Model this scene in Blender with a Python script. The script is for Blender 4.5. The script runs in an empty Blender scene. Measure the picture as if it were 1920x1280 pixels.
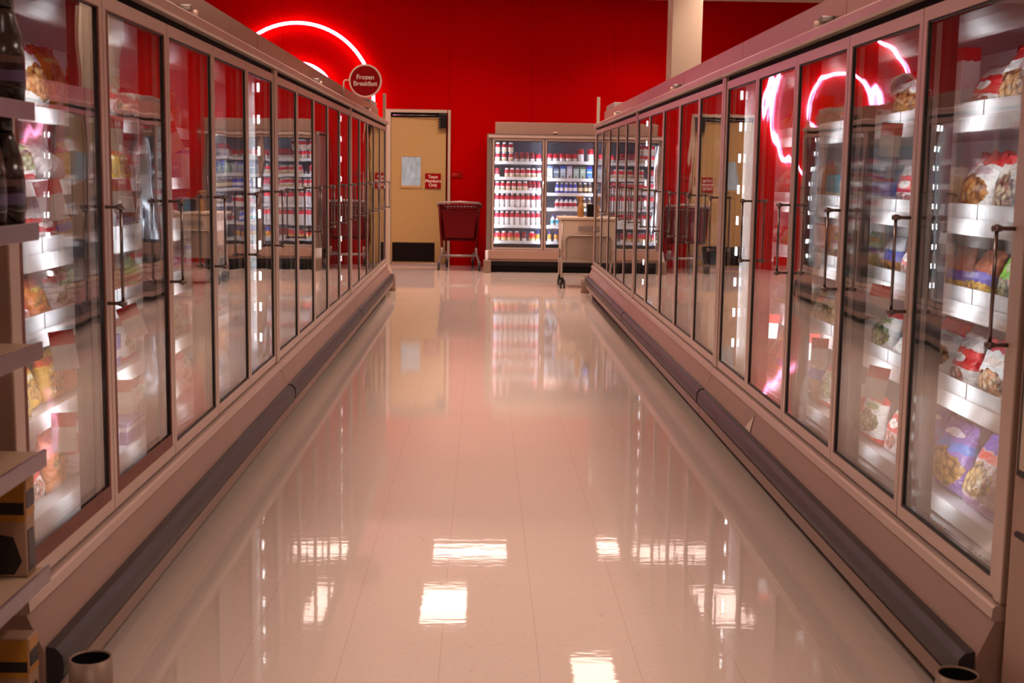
import bpy, bmesh, math, random
from mathutils import Vector, Matrix, noise
PI = math.pi
rnd = random.Random(7)
sc = bpy.context.scene
COL = sc.collection

# ---------------------------------------------------------------- camera, world, exposure
CAM_H = 1.385
PITCH, YAW, ROLL = -0.1311, 0.0246, 0.0147
cd = bpy.data.cameras.new('camera')
cam = bpy.data.objects.new('camera', cd)
COL.objects.link(cam)
F = Vector((math.sin(YAW) * math.cos(PITCH), math.cos(YAW) * math.cos(PITCH), math.sin(PITCH)))
R0 = Vector((math.cos(YAW), -math.sin(YAW), 0))
U0 = R0.cross(F)
R = R0 * math.cos(ROLL) + U0 * math.sin(ROLL)
U = U0 * math.cos(ROLL) - R0 * math.sin(ROLL)
m = Matrix((R, U, -F)).transposed().to_4x4()
m.translation = Vector((0, 0, CAM_H))
cam.matrix_world = m
cd.sensor_width = 36.0
cd.lens = 2388.65 / 1920 * 36
cd.clip_end = 200
cd.dof.use_dof = True
cd.dof.focus_distance = 6.5
cd.dof.aperture_fstop = 7.0
sc.camera = cam

world = bpy.data.worlds.new('world')
sc.world = world
world.use_nodes = True
world.node_tree.nodes['Background'].inputs[0].default_value = (1.0, 0.74, 0.62, 1)
world.node_tree.nodes['Background'].inputs[1].default_value = 0.05
sc.view_settings.view_transform = 'Standard'
sc.view_settings.look = 'None'
sc.view_settings.gamma = 1
sc.view_settings.use_curve_mapping = False
sc.view_settings.exposure = 0.0
cy = sc.cycles
cy.max_bounces = 10
cy.diffuse_bounces = 3
cy.glossy_bounces = 5
cy.transmission_bounces = 6
cy.transparent_max_bounces = 28
cy.caustics_reflective = False
cy.caustics_refractive = False
cy.sample_clamp_indirect = 6.0
cy.use_denoising = True
CEIL_LIGHT = 6.0      # troffer diffusers
LED = 24.0             # freezer lamp strips
COOLER_LED = 60.0
NEON = 13.5
TROFFER_W = 47.0     # downlight of each troffer
WARM = (1.0, 0.74, 0.64)

# ---------------------------------------------------------------- materials
def new_mat(name):
    mt = bpy.data.materials.new(name)
    mt.use_nodes = True
    nt = mt.node_tree
    b = nt.nodes['Principled BSDF']
    return mt, nt, b

def N(nt, kind, **kw):
    n = nt.nodes.new(kind)
    for k, v in kw.items():
        setattr(n, k, v)
    return n

def math_n(nt, op, a, b=None, c=None):
    n = nt.nodes.new('ShaderNodeMath')
    n.operation = op
    for i, v in enumerate((a, b, c)):
        if v is None:
            continue
        if isinstance(v, (int, float)):
            n.inputs[i].default_value = v
        else:
            nt.links.new(v, n.inputs[i])
    return n.outputs[0]

def mix_c(nt, f, a, b):
    n = nt.nodes.new('ShaderNodeMix')
    n.data_type = 'RGBA'
    for sock, v in ((n.inputs[0], f), (n.inputs[6], a), (n.inputs[7], b)):
        if isinstance(v, (int, float)):
            sock.default_value = v
        elif isinstance(v, tuple):
            sock.default_value = (*v[:3], 1)
        else:
            nt.links.new(v, sock)
    return n.outputs[2]

def mat(name, col, rough=0.5, metal=0.0, var=0.06, scale=6.0, bump=0.0, bscale=40.0, spec=0.5, stretch=None, coat=0.0):
    mt, nt, b = new_mat(name)
    tc = N(nt, 'ShaderNodeTexCoord')
    src = tc.outputs['Object']
    if stretch:
        mp = N(nt, 'ShaderNodeMapping')
        mp.inputs['Scale'].default_value = stretch
        nt.links.new(src, mp.inputs[0])
        src = mp.outputs[0]
    nz = N(nt, 'ShaderNodeTexNoise')
    nz.inputs['Scale'].default_value = scale
    nz.inputs['Detail'].default_value = 4
    nt.links.new(src, nz.inputs['Vector'])
    lo = tuple(c * (1 - var) for c in col)
    hi = tuple(min(1, c * (1 + var)) for c in col)
    nt.links.new(mix_c(nt, nz.outputs['Fac'], lo, hi), b.inputs['Base Color'])
    b.inputs['Roughness'].default_value = rough
    b.inputs['Metallic'].default_value = metal
    b.inputs['Specular IOR Level'].default_value = spec
    b.inputs['Coat Weight'].default_value = coat
    if bump:
        n2 = N(nt, 'ShaderNodeTexNoise')
        n2.inputs['Scale'].default_value = bscale
        nt.links.new(src, n2.inputs['Vector'])
        bp = N(nt, 'ShaderNodeBump')
        bp.inputs['Strength'].default_value = bump
        bp.inputs['Distance'].default_value = 0.01
        nt.links.new(n2.outputs['Fac'], bp.inputs['Height'])
        nt.links.new(bp.outputs[0], b.inputs['Normal'])
    return mt

def emit(name, col, strength):
    mt, nt, b = new_mat(name)
    b.inputs['Base Color'].default_value = (*col, 1)
    b.inputs['Emission Color'].default_value = (*col, 1)
    b.inputs['Emission Strength'].default_value = strength
    b.inputs['Roughness'].default_value = 0.4
    return mt

def glass_mat(name, wave=0.012):
    """double-glazed pane: mirror reflection by Schlick, the rest passes straight through"""
    mt = bpy.data.materials.new(name)
    mt.use_nodes = True
    nt = mt.node_tree
    nt.nodes.clear()
    out = N(nt, 'ShaderNodeOutputMaterial')
    lw = N(nt, 'ShaderNodeLayerWeight')
    lw.inputs['Blend'].default_value = 0.5
    p5 = math_n(nt, 'POWER', lw.outputs['Facing'], 5.0)
    r = math_n(nt, 'MULTIPLY_ADD', p5, 0.96, 0.04)
    r2 = math_n(nt, 'DIVIDE', math_n(nt, 'MULTIPLY', r, 2.0), math_n(nt, 'ADD', r, 1.0))
    tr = N(nt, 'ShaderNodeBsdfTransparent')
    tr.inputs[0].default_value = (0.97, 0.98, 0.97, 1)
    gl = N(nt, 'ShaderNodeBsdfGlossy')
    gl.inputs['Color'].default_value = (0.92, 0.92, 0.92, 1)
    gl.inputs['Roughness'].default_value = 0.015
    tc = N(nt, 'ShaderNodeTexCoord')
    nz = N(nt, 'ShaderNodeTexNoise')
    nz.inputs['Scale'].default_value = 3.0
    nz.inputs['Detail'].default_value = 1.0
    nt.links.new(tc.outputs['Object'], nz.inputs['Vector'])
    bp = N(nt, 'ShaderNodeBump')
    bp.inputs['Strength'].default_value = 1.0
    bp.inputs['Distance'].default_value = wave
    nt.links.new(nz.outputs['Fac'], bp.inputs['Height'])
    nt.links.new(bp.outputs[0], gl.inputs['Normal'])
    mx = N(nt, 'ShaderNodeMixShader')
    nt.links.new(r2, mx.inputs[0])
    nt.links.new(tr.outputs[0], mx.inputs[1])
    nt.links.new(gl.outputs[0], mx.inputs[2])
    nt.links.new(mx.outputs[0], out.inputs[0])
    return mt

def floor_mat():
    mt, nt, b = new_mat('vinyl_tile')
    tc = N(nt, 'ShaderNodeTexCoord')
    sx = N(nt, 'ShaderNodeSeparateXYZ')
    nt.links.new(tc.outputs['Object'], sx.inputs[0])
    T = 0.2825
    def line(o, off):
        f = math_n(nt, 'FRACT', math_n(nt, 'DIVIDE', math_n(nt, 'ADD', o, off), T))
        d = math_n(nt, 'MINIMUM', f, math_n(nt, 'SUBTRACT', 1.0, f))
        return math_n(nt, 'LESS_THAN', d, 0.0055)
    seam = math_n(nt, 'MAXIMUM', line(sx.outputs[0], 0.107), math_n(nt, 'MULTIPLY', line(sx.outputs[1], 0.05), 0.45))
    n1 = N(nt, 'ShaderNodeTexNoise')
    n1.inputs['Scale'].default_value = 55
    n1.inputs['Detail'].default_value = 6
    n1.inputs['Roughness'].default_value = 0.7
    nt.links.new(tc.outputs['Object'], n1.inputs['Vector'])
    n2 = N(nt, 'ShaderNodeTexNoise')
    n2.inputs['Scale'].default_value = 1.3
    n2.inputs['Detail'].default_value = 3
    nt.links.new(tc.outputs['Object'], n2.inputs['Vector'])
    c = mix_c(nt, n1.outputs['Fac'], (0.54, 0.425, 0.355), (0.67, 0.55, 0.465))
    c = mix_c(nt, math_n(nt, 'MULTIPLY', n2.outputs['Fac'], 0.35), c, (0.50, 0.39, 0.31))
    # scuffs and flecks
    v = N(nt, 'ShaderNodeTexNoise')
    v.inputs['Scale'].default_value = 22
    v.inputs['Detail'].default_value = 2
    nt.links.new(tc.outputs['Object'], v.inputs['Vector'])
    fl = math_n(nt, 'GREATER_THAN', v.outputs['Fac'], 0.74)
    c = mix_c(nt, math_n(nt, 'MULTIPLY', fl, 0.25), c, (0.25, 0.17, 0.12))
    c = mix_c(nt, math_n(nt, 'MULTIPLY', seam, 0.22), c, (0.22, 0.15, 0.11))
    nt.links.new(c, b.inputs['Base Color'])
    b.inputs['Roughness'].default_value = 0.035
    b.inputs['IOR'].default_value = 1.6
    b.inputs['Specular IOR Level'].default_value = 0.5
    mp = N(nt, 'ShaderNodeMapping')
    mp.inputs['Scale'].default_value = (2.2, 7.0, 1)
    nt.links.new(tc.outputs['Object'], mp.inputs[0])
    n3 = N(nt, 'ShaderNodeTexNoise')
    n3.inputs['Scale'].default_value = 4
    n3.inputs['Detail'].default_value = 2
    nt.links.new(mp.outputs[0], n3.inputs['Vector'])
    bp = N(nt, 'ShaderNodeBump')
    bp.inputs['Strength'].default_value = 0.5
    bp.inputs['Distance'].default_value = 0.00036
    nt.links.new(n3.outputs['Fac'], bp.inputs['Height'])
    nt.links.new(bp.outputs[0], b.inputs['Normal'])
    return mt

def red_wall_mat():
    mt, nt, b = new_mat('red_paint')
    tc = N(nt, 'ShaderNodeTexCoord')
    sx = N(nt, 'ShaderNodeSeparateXYZ')
    nt.links.new(tc.outputs['Object'], sx.inputs[0])
    f = math_n(nt, 'FRACT', math_n(nt, 'DIVIDE', math_n(nt, 'ADD', sx.outputs[0], 0.517 + 12.2), 1.22))
    seam = math_n(nt, 'LESS_THAN', f, 0.006)
    nz = N(nt, 'ShaderNodeTexNoise')
    nz.inputs['Scale'].default_value = 1.5
    nt.links.new(tc.outputs['Object'], nz.inputs['Vector'])
    c = mix_c(nt, nz.outputs['Fac'], (0.39, 0.0006, 0.0008), (0.43, 0.0008, 0.001))
    c = mix_c(nt, math_n(nt, 'MULTIPLY', seam, 0.6), c, (0.12, 0.002, 0.002))
    nt.links.new(c, b.inputs['Base Color'])
    b.inputs['Roughness'].default_value = 0.7
    b.inputs['Specular IOR Level'].default_value = 0.0
    return mt

def wire_glass_mat():
    mt, nt, b = new_mat('wired_glass')
    tc = N(nt, 'ShaderNodeTexCoord')
    mp = N(nt, 'ShaderNodeMapping')
    mp.inputs['Scale'].default_value = (9, 9, 4)
    nt.links.new(tc.outputs['Object'], mp.inputs[0])
    nz = N(nt, 'ShaderNodeTexNoise')
    nz.inputs['Scale'].default_value = 2.2
    nz.inputs['Detail'].default_value = 5
    nt.links.new(mp.outputs[0], nz.inputs['Vector'])
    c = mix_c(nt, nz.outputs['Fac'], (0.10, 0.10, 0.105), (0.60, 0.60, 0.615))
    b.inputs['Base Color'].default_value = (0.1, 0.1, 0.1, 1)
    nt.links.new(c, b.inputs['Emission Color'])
    b.inputs['Emission Strength'].default_value = 0.75  # emission stands for light from the room behind the door
    b.inputs['Roughness'].default_value = 0.15
    return mt

def pack_mat(name, base, bands=(), blob=None, rough=0.22, logo=None, crinkle=0.8):
    """printed plastic or card: colour bands along the height (UV v), a picture of food (UV ellipse)"""
    mt, nt, b = new_mat(name)
    tc = N(nt, 'ShaderNodeTexCoord')
    sx = N(nt, 'ShaderNodeSeparateXYZ')
    nt.links.new(tc.outputs['UV'], sx.inputs[0])
    u, v = sx.outputs[0], sx.outputs[1]
    nz = N(nt, 'ShaderNodeTexNoise')
    nz.inputs['Scale'].default_value = 5
    nt.links.new(tc.outputs['UV'], nz.inputs['Vector'])
    wob = math_n(nt, 'MULTIPLY_ADD', nz.outputs['Fac'], 0.16, -0.08)
    c = mix_c(nt, nz.outputs['Fac'], tuple(x * 0.93 for x in base), base)
    for (v0, v1, colr) in bands:
        vv = math_n(nt, 'ADD', v, math_n(nt, 'MULTIPLY', wob, 0.5))
        msk = math_n(nt, 'MULTIPLY', math_n(nt, 'GREATER_THAN', vv, v0), math_n(nt, 'LESS_THAN', vv, v1))
        c = mix_c(nt, msk, c, colr)
    if logo:
        lu, lv, lru, lrv, lc = logo
        du = math_n(nt, 'DIVIDE', math_n(nt, 'SUBTRACT', u, lu), lru)
        dv = math_n(nt, 'DIVIDE', math_n(nt, 'SUBTRACT', v, lv), lrv)
        d = math_n(nt, 'ADD', math_n(nt, 'MULTIPLY', du, du), math_n(nt, 'MULTIPLY', dv, dv))
        c = mix_c(nt, math_n(nt, 'LESS_THAN', d, 1.0), c, lc)
    if blob:
        bu, bv, ru, rv, ca, cb = blob
        du = math_n(nt, 'DIVIDE', math_n(nt, 'SUBTRACT', u, bu), ru)
        dv = math_n(nt, 'DIVIDE', math_n(nt, 'SUBTRACT', v, bv), rv)
        d = math_n(nt, 'ADD', math_n(nt, 'MULTIPLY', du, du), math_n(nt, 'MULTIPLY', dv, dv))
        d = math_n(nt, 'ADD', d, math_n(nt, 'MULTIPLY', wob, 9.0))
        vo = N(nt, 'ShaderNodeTexVoronoi')
        vo.inputs['Scale'].default_value = 11
        nt.links.new(tc.outputs['UV'], vo.inputs['Vector'])
        vo2 = N(nt, 'ShaderNodeSeparateXYZ')
        nt.links.new(vo.outputs['Color'], vo2.inputs[0])
        food = mix_c(nt, vo2.outputs[0], ca, cb)
        food = mix_c(nt, math_n(nt, 'MULTIPLY', math_n(nt, 'POWER', vo.outputs['Distance'], 1.4), 1.3), food, tuple(q * 0.12 for q in ca))
        fm = math_n(nt, 'LESS_THAN', d, 1.0)
        c = mix_c(nt, fm, c, food)
    nt.links.new(c, b.inputs['Base Color'])
    b.inputs['Roughness'].default_value = rough
    if crinkle:
        n2 = N(nt, 'ShaderNodeTexNoise')
        n2.inputs['Scale'].default_value = 9
        n2.inputs['Detail'].default_value = 3
        nt.links.new(tc.outputs['UV'], n2.inputs['Vector'])
        bp = N(nt, 'ShaderNodeBump')
        bp.inputs['Strength'].default_value = crinkle
        bp.inputs['Distance'].default_value = 0.02
        nt.links.new(n2.outputs['Fac'], bp.inputs['Height'])
        nt.links.new(bp.outputs[0], b.inputs['Normal'])
    return mt

M = {}
M['floor'] = floor_mat()
M['redwall'] = red_wall_mat()
M['glass'] = glass_mat('door_glass', 0.0012)
M['wire'] = wire_glass_mat()
M['ceiling'] = mat('ceiling_tile', (0.78, 0.66, 0.56), 0.9, var=0.05, scale=30)
M['cream'] = mat('cream_paint', (0.50, 0.385, 0.275), 0.55, var=0.03, scale=3)
M['wallpaint'] = mat('beige_paint', (0.55, 0.44, 0.36), 0.8)
M['steel'] = mat('case_metal', (0.42, 0.29, 0.24), 0.34, metal=0.25, var=0.05, scale=2.5, spec=0.5)
M['frame'] = mat('door_frame_metal', (0.54, 0.40, 0.335), 0.33, metal=0.3, var=0.03, scale=4)
M['panel'] = mat('base_panel_metal', (0.33, 0.20, 0.15), 0.38, metal=0.1, var=0.06, scale=2)
M['top'] = mat('brushed_top_sheet', (0.48, 0.33, 0.235), 0.36, metal=0.55, var=0.10, scale=5, stretch=(1, 1.2, 0.3))
M['rubber'] = mat('bumper_rubber', (0.026, 0.019, 0.022), 0.42, var=0.12, scale=8)
M['skirt'] = mat('skirt_metal', (0.26, 0.165, 0.13), 0.42, metal=0.1, var=0.1, scale=5)
M['black'] = mat('black_void', (0.005, 0.004, 0.004), 0.7, spec=0.1)
M['blackpl'] = mat('black_plastic', (0.008, 0.006, 0.006), 0.4, spec=0.25)
M['gasket'] = mat('black_gasket', (0.012, 0.01, 0.01), 0.55)
M['redgasket'] = mat('redbrown_gasket', (0.15, 0.035, 0.016), 0.5, var=0.15)
M['mullion'] = mat('mullion_brown', (0.035, 0.028, 0.027), 0.4, var=0.1)
M['liner'] = mat('white_liner', (0.50, 0.49, 0.50), 0.5, var=0.03)
M['shelf'] = mat('white_shelf_wire', (0.66, 0.65, 0.66), 0.4, var=0.03)
M['rail'] = mat('price_channel', (0.80, 0.79, 0.80), 0.25, var=0.02)
M['fence'] = mat('white_shelf_fence', (0.72, 0.71, 0.73), 0.3, var=0.03)
M['tagw'] = mat('white_tag_card', (0.85, 0.84, 0.82), 0.5, var=0.03)
M['tagr'] = mat('red_tag_card', (0.68, 0.03, 0.025), 0.45, var=0.03)
M['handle'] = mat('handle_metal', (0.20, 0.16, 0.155), 0.2, metal=0.9)
M['chrome'] = mat('chrome', (0.7, 0.66, 0.64), 0.18, metal=1.0, var=0.02)
M['led'] = emit('led_lamp', (0.93, 0.95, 1.0), LED)
M['ledspot'] = emit('led_spot', (0.92, 0.94, 1.0), 26.0)
M['coolled'] = emit('cooler_lamp', (0.80, 0.84, 1.0), COOLER_LED)
M['neon'] = emit('neon_tube', (1.0, 0.36, 0.70), NEON)
M['diffuser'] = emit('troffer_diffuser', WARM, CEIL_LIGHT)
M['doorleaf'] = mat('tan_door_laminate', (0.44, 0.275, 0.096), 0.5, var=0.06, scale=3)
M['kick'] = mat('black_kick_plate', (0.006, 0.003, 0.003), 0.4, spec=0.15)
M['signred'] = mat('sign_red', (0.27, 0.001, 0.002), 0.6, var=0.03, spec=0.1)
M['signcream'] = mat('sign_cream', (0.78, 0.58, 0.46), 0.5, var=0.03)
M['cartred'] = mat('cart_red_plastic', (0.10, 0.0008, 0.0015), 0.5, var=0.08, spec=0.12)
M['cartgrey'] = mat('cart_grey_metal', (0.26, 0.21, 0.20), 0.35, metal=0.4)
M['wheel'] = mat('wheel_rubber', (0.014, 0.011, 0.011), 0.55)
M['coolerpost'] = mat('cooler_post_metal', (0.24, 0.185, 0.155), 0.35, metal=0.3)
M['coolerbase'] = mat('cooler_base_metal', (0.40, 0.245, 0.185), 0.4, metal=0.1)
M['beige'] = mat('beige_plastic', (0.62, 0.48, 0.35), 0.45, var=0.04)
M['tube'] = mat('tube_metal', (0.42, 0.34, 0.28), 0.3, metal=0.5)
M['cloudy'] = mat('cloudy_panel', (0.34, 0.26, 0.20), 0.25, var=0.3, scale=5)
M['amber'] = mat('amber_plastic', (0.42, 0.20, 0.045), 0.4, var=0.15)
M['post'] = mat('guard_post_metal', (0.24, 0.155, 0.105), 0.45, metal=0.15, var=0.05)
M['wood'] = mat('shelf_laminate', (0.46, 0.32, 0.21), 0.45, var=0.1, scale=4, stretch=(8, 1, 1))
M['strip'] = mat('mauve_price_strip', (0.20, 0.135, 0.155), 0.22, var=0.15, scale=14)
M['upright'] = mat('shelf_upright', (0.30, 0.23, 0.20), 0.45)
M['backboard'] = mat('dark_backboard', (0.035, 0.022, 0.014), 0.6)
M['sticker'] = mat('warning_sticker', (0.60, 0.46, 0.34), 0.4)

# ---------------------------------------------------------------- mesh building
class MB:
    def __init__(self, sx=1):
        self.bm = bmesh.new()
        self.uv = self.bm.loops.layers.uv.new('UVMap')
        self.sx = sx

    def box(self, x0, x1, y0, y1, z0, z1, mi=0, bev=0.0, rot=None, seg=2):
        g = bmesh.ops.create_cube(self.bm, size=1.0)
        vs = g['verts']
        for v in vs:
            v.co = Vector(((x0 + x1) / 2 + v.co.x * (x1 - x0), (y0 + y1) / 2 + v.co.y * (y1 - y0), (z0 + z1) / 2 + v.co.z * (z1 - z0)))
        fs = set()
        for v in vs:
            fs.update(v.link_faces)
        if rot:
            bmesh.ops.rotate(self.bm, verts=vs, cent=rot[0], matrix=rot[1])
        if bev:
            es = set()
            for v in vs:
                es.update(v.link_edges)
            r = bmesh.ops.bevel(self.bm, geom=list(es), offset=bev, segments=seg, affect='EDGES', profile=0.5)
            fs = {f for f in fs if f.is_valid} | set(r['faces'])
        for f in fs:
            f.material_index = mi
        return self

    def prism(self, pts, y0, y1, mi=0):
        """closed outline in (x,z) swept along y"""
        a = [self.bm.verts.new((p[0], y0, p[1])) for p in pts]
        b = [self.bm.verts.new((p[0], y1, p[1])) for p in pts]
        n = len(pts)
        for i in range(n):
            f = self.bm.faces.new((a[i], a[(i + 1) % n], b[(i + 1) % n], b[i]))
            f.material_index = mi
        self.bm.faces.new(a).material_index = mi
        self.bm.faces.new(b[::-1]).material_index = mi
        return self

    def lathe(self, prof, c=(0, 0, 0), seg=20, mi=0, mis=None, axis='Z', sq=0.0):
        """prof: (radius, height) from bottom to top"""
        rings = []
        for (r, h) in prof:
            ring = []
            for i in range(seg):
                t = 2 * PI * i / seg
                cx, cyy = math.cos(t), math.sin(t)
                if sq:
                    k = 1.0 / max(abs(cx), abs(cyy))
                    k = 1 + (k - 1) * sq
                    cx, cyy = cx * k, cyy * k
                p = (r * cx, r * cyy, h)
                if axis == 'X':
                    p = (h, r * cx, r * cyy)
                elif axis == 'Y':
                    p = (r * cx, h, r * cyy)
                ring.append(self.bm.verts.new((c[0] + p[0], c[1] + p[1], c[2] + p[2])))
            rings.append(ring)
        h0, h1 = prof[0][1], prof[-1][1]
        for j in range(len(rings) - 1):
            for i in range(seg):
                f = self.bm.faces.new((rings[j][i], rings[j][(i + 1) % seg], rings[j + 1][(i + 1) % seg], rings[j + 1][i]))
                f.smooth = True
                f.material_index = mis[j] if mis else mi
                hs = (prof[j][1], prof[j][1], prof[j + 1][1], prof[j + 1][1])
                us = (i / seg, (i + 1) / seg, (i + 1) / seg, i / seg)
                for lp, uu, hh in zip(f.loops, us, hs):
                    lp[self.uv].uv = (uu, (hh - h0) / max(1e-6, h1 - h0))
        for ring, rev in ((rings[0], True), (rings[-1], False)):
            f = self.bm.faces.new(ring[::-1] if rev else ring)
            f.material_index = (mis[0] if rev else mis[-1]) if mis else mi
        return self

    def tube(self, path, r, seg=8, mi=0, closed=False):
        P = [Vector(p) for p in path]
        n = len(P)
        rings = []
        up = None
        for i in range(n):
            if closed:
                d = (P[(i + 1) % n] - P[i - 1]).normalized()
            else:
                d = (P[min(i + 1, n - 1)] - P[max(i - 1, 0)]).normalized()
            if up is None:
                up = d.orthogonal().normalized()
            else:
                up = (up - d * up.dot(d)).normalized()
            s = d.cross(up)
            rr = r[i] if isinstance(r, (list, tuple)) else r
            rings.append([self.bm.verts.new(P[i] + (up * math.cos(2 * PI * k / seg) + s * math.sin(2 * PI * k / seg)) * rr) for k in range(seg)])
        for i in range(n if closed else n - 1):
            a, b = rings[i], rings[(i + 1) % n]
            off = 0
            if closed and i == n - 1:
                off = min(range(seg), key=lambda q: (a[0].co - b[q].co).length)
            for k in range(seg):
                f = self.bm.faces.new((a[k], a[(k + 1) % seg], b[(k + 1 + off) % seg], b[(k + off) % seg]))
                f.smooth = True
                f.material_index = mi
        if not closed:
            self.bm.faces.new(rings[0][::-1]).material_index = mi
            self.bm.faces.new(rings[-1]).material_index = mi
        return self

    def ring(self, y0, y1, z0, z1, wl, wr, wb, wt, x0, x1, mi=0):
        """rectangular frame in the y-z plane with thickness x0..x1"""
        self.box(x0, x1, y0, y0 + wl, z0, z1, mi)
        self.box(x0, x1, y1 - wr, y1, z0, z1, mi)
        self.box(x0, x1, y0 + wl, y1 - wr, z0, z0 + wb, mi)
        self.box(x0, x1, y0 + wl, y1 - wr, z1 - wt, z1, mi)
        return self

    def mesh(self, name, mats):
        if self.sx == -1:
            for v in self.bm.verts:
                v.co.x *= -1
        bmesh.ops.recalc_face_normals(self.bm, faces=self.bm.faces)
        me = bpy.data.meshes.new(name)
        self.bm.to_mesh(me)
        self.bm.free()
        for mm in (mats if isinstance(mats, (list, tuple)) else [mats]):
            me.materials.append(mm)
        return me

    def build(self, name, mats, parent=None, loc=(0, 0, 0), rz=0.0):
        return obj(name, self.mesh(name, mats), parent, loc, rz)

def obj(name, me, parent=None, loc=(0, 0, 0), rz=0.0):
    o = bpy.data.objects.new(name, me)
    COL.objects.link(o)
    o.location = loc
    o.rotation_euler = (0, 0, rz)
    if parent:
        o.parent = parent
    return o

def tag(o, label=None, cat=None, group=None, kind=None):
    for k, v in (('label', label), ('category', cat), ('group', group), ('kind', kind)):
        if v:
            o[k] = v
    return o

def thing(name, label, cat, loc=(0, 0, 0), rz=0.0, group=None):
    return tag(obj(name, None, None, loc, rz), label, cat, group)

def copy_tree(o, parent=None):
    kids = list(o.children)
    c = o.copy()
    COL.objects.link(c)
    c.parent = parent
    for k in kids:
        copy_tree(k, c)
    return c

ORD = ['zeroth', 'first', 'second', 'third', 'fourth', 'fifth', 'sixth', 'seventh', 'eighth', 'ninth', 'tenth', 'eleventh', 'twelfth', 'thirteenth', 'fourteenth', 'fifteenth', 'sixteenth']

def text_mesh(s, size, depth, offset=0.0, align='CENTER'):
    cu = bpy.data.curves.new('lettering', 'FONT')
    cu.body = s
    cu.size = size
    cu.extrude = depth
    cu.offset = offset
    cu.align_x = align
    cu.align_y = 'CENTER'
    cu.space_line = 0.95
    o = bpy.data.objects.new('lettering', cu)
    COL.objects.link(o)
    bpy.context.view_layer.update()
    me = bpy.data.meshes.new_from_object(o.evaluated_get(bpy.context.evaluated_depsgraph_get()))
    bpy.data.objects.remove(o)
    return me

def struct(name, b, mt, label, cat):
    return tag(b.build(name, mt), label, cat, None, 'structure')

# ---------------------------------------------------------------- the setting
XL, XR, YB, YF, ZC = -8.0, 9.0, -7.0, 19.15, 3.94
struct('floor', MB().box(XL, XR, YB, YF + 0.2, -0.1, 0.0), M['floor'], 'glossy beige vinyl tile floor of the freezer aisle', 'floor')
struct('ceiling', MB().box(XL, XR, YB, YF + 0.2, ZC, ZC + 0.1), M['ceiling'], 'pale ceiling just above the red end wall', 'ceiling')
struct('wall_back', MB().box(XL, XR, YF, YF + 0.2, 0.0, ZC), M['redwall'], 'bright red painted end wall behind the tan door and the cooler', 'wall')
struct('wall_left', MB().box(XL - 0.2, XL, YB, YF, 0.0, ZC), M['wallpaint'], 'beige wall far beyond the freezers under the round sign', 'wall')
struct('wall_right', MB().box(XR, XR + 0.2, YB, YF, 0.0, ZC), M['wallpaint'], 'beige wall far beyond the freezers in front of the column', 'wall')
struct('wall_front', MB().box(XL, XR, YB - 0.2, YB, 0.0, ZC), M['wallpaint'], 'beige wall behind the viewer at the open end of the aisle', 'wall')
struct('trim_1', MB().box(2.306, 2.681, 16.0, 16.4, 0.0, ZC, bev=0.01), M['cream'], 'cream square column rising behind the freezers', 'column')

# tan service door in the end wall
d = tag(obj('door_1', None, None, (-0.96, YF, 0)), 'tan laminate service door with small wired window and black kick plate', 'door', None, 'structure')
b = MB()
b.box(-0.49, -0.41, -0.035, 0.0, 0.0, 2.30)
b.box(0.438, 0.475, -0.035, 0.0, 0.0, 2.30)
b.box(-0.41, 0.425, -0.035, 0.0, 2.255, 2.30)
b.build('door_frame', M['cream'], d)
MB().box(-0.41, 0.425, -0.006, -0.001, 0.0, 2.255).build('gap', M['black'], d)  # black sheet paints the shade in the recess round the leaf
MB().box(-0.405, 0.408, -0.025, -0.008, 0.03, 2.185, bev=0.003).build('leaf', M['doorleaf'], d)
b = MB()
b.box(-0.265, 0.055, -0.036, -0.0255, 1.145, 1.185, bev=0.003)
b.box(-0.265, 0.055, -0.036, -0.0255, 1.605, 1.645, bev=0.003)
b.box(-0.265, -0.245, -0.036, -0.0255, 1.185, 1.605, bev=0.003)
b.box(0.035, 0.055, -0.036, -0.0255, 1.185, 1.605, bev=0.003)
b.build('window_frame', M['doorleaf'], d)
MB().box(-0.245, 0.035, -0.031, -0.0255, 1.185, 1.605).build('window_pane', M['wire'], d)
MB().box(-0.385, 0.25, -0.031, -0.0255, 0.055, 0.34, bev=0.002).build('kick_plate', M['kick'], d)
MB().box(-0.405, 0.42, -0.05, 0.0, 0.0, 0.03, bev=0.003).build('threshold', M['chrome'], d)
c = MB().box(0.30, 0.42, -0.10, -0.036, 2.03, 2.24, bev=0.008).build('door_closer', M['blackpl'], d)
for k in range(4):
    MB().lathe([(0.008, 0), (0.011, 0.006), (0.006, 0.012)], (0.315, -0.101, 2.06 + k * 0.04), 8, axis='Y').build('screw', M['chrome'], c)  # chrome beads added for the bright highlights on the closer
MB().tube([(0.31, -0.08, 2.215), (-0.38, -0.05, 2.215)], 0.008, 6).build('closer_arm', M['handle'], d)

def plate_sign(name, label, x, z, w, h, txt, size):
    t = thing(name, label, 'sign', (x, YF - 0.027, z))
    MB().box(-w / 2, w / 2, -0.012, 0.0, -h / 2, h / 2, bev=0.002).build('plate', M['signred'], t)
    if txt:
        me = text_mesh(txt, size, 0.0006, 0.0012)
        me.materials.append(M['signcream'])
        o = obj('lettering', me, t, (0, -0.0135, 0.0))
        o.rotation_euler = (PI / 2, 0, 0)
    return t
plate_sign('door_sign', 'dark red square sign reading Team Members Only on the tan door', -0.74, 1.255, 0.235, 0.225, 'Team\nMembers\nOnly', 0.063)
t = plate_sign('wall_plate', 'small red plate on the red wall beside the tan door frame', -0.385, 1.352, 0.17, 0.085, None, 0)
t.location.y = YF - 0.001
for k, ww in enumerate((0.07, 0.10, 0.05)):
    MB().box(-0.075, -0.075 + ww, -0.0135, -0.0125, 0.018 - k * 0.017, 0.025 - k * 0.017).build('print_line', M['tagr'], t)

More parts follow.
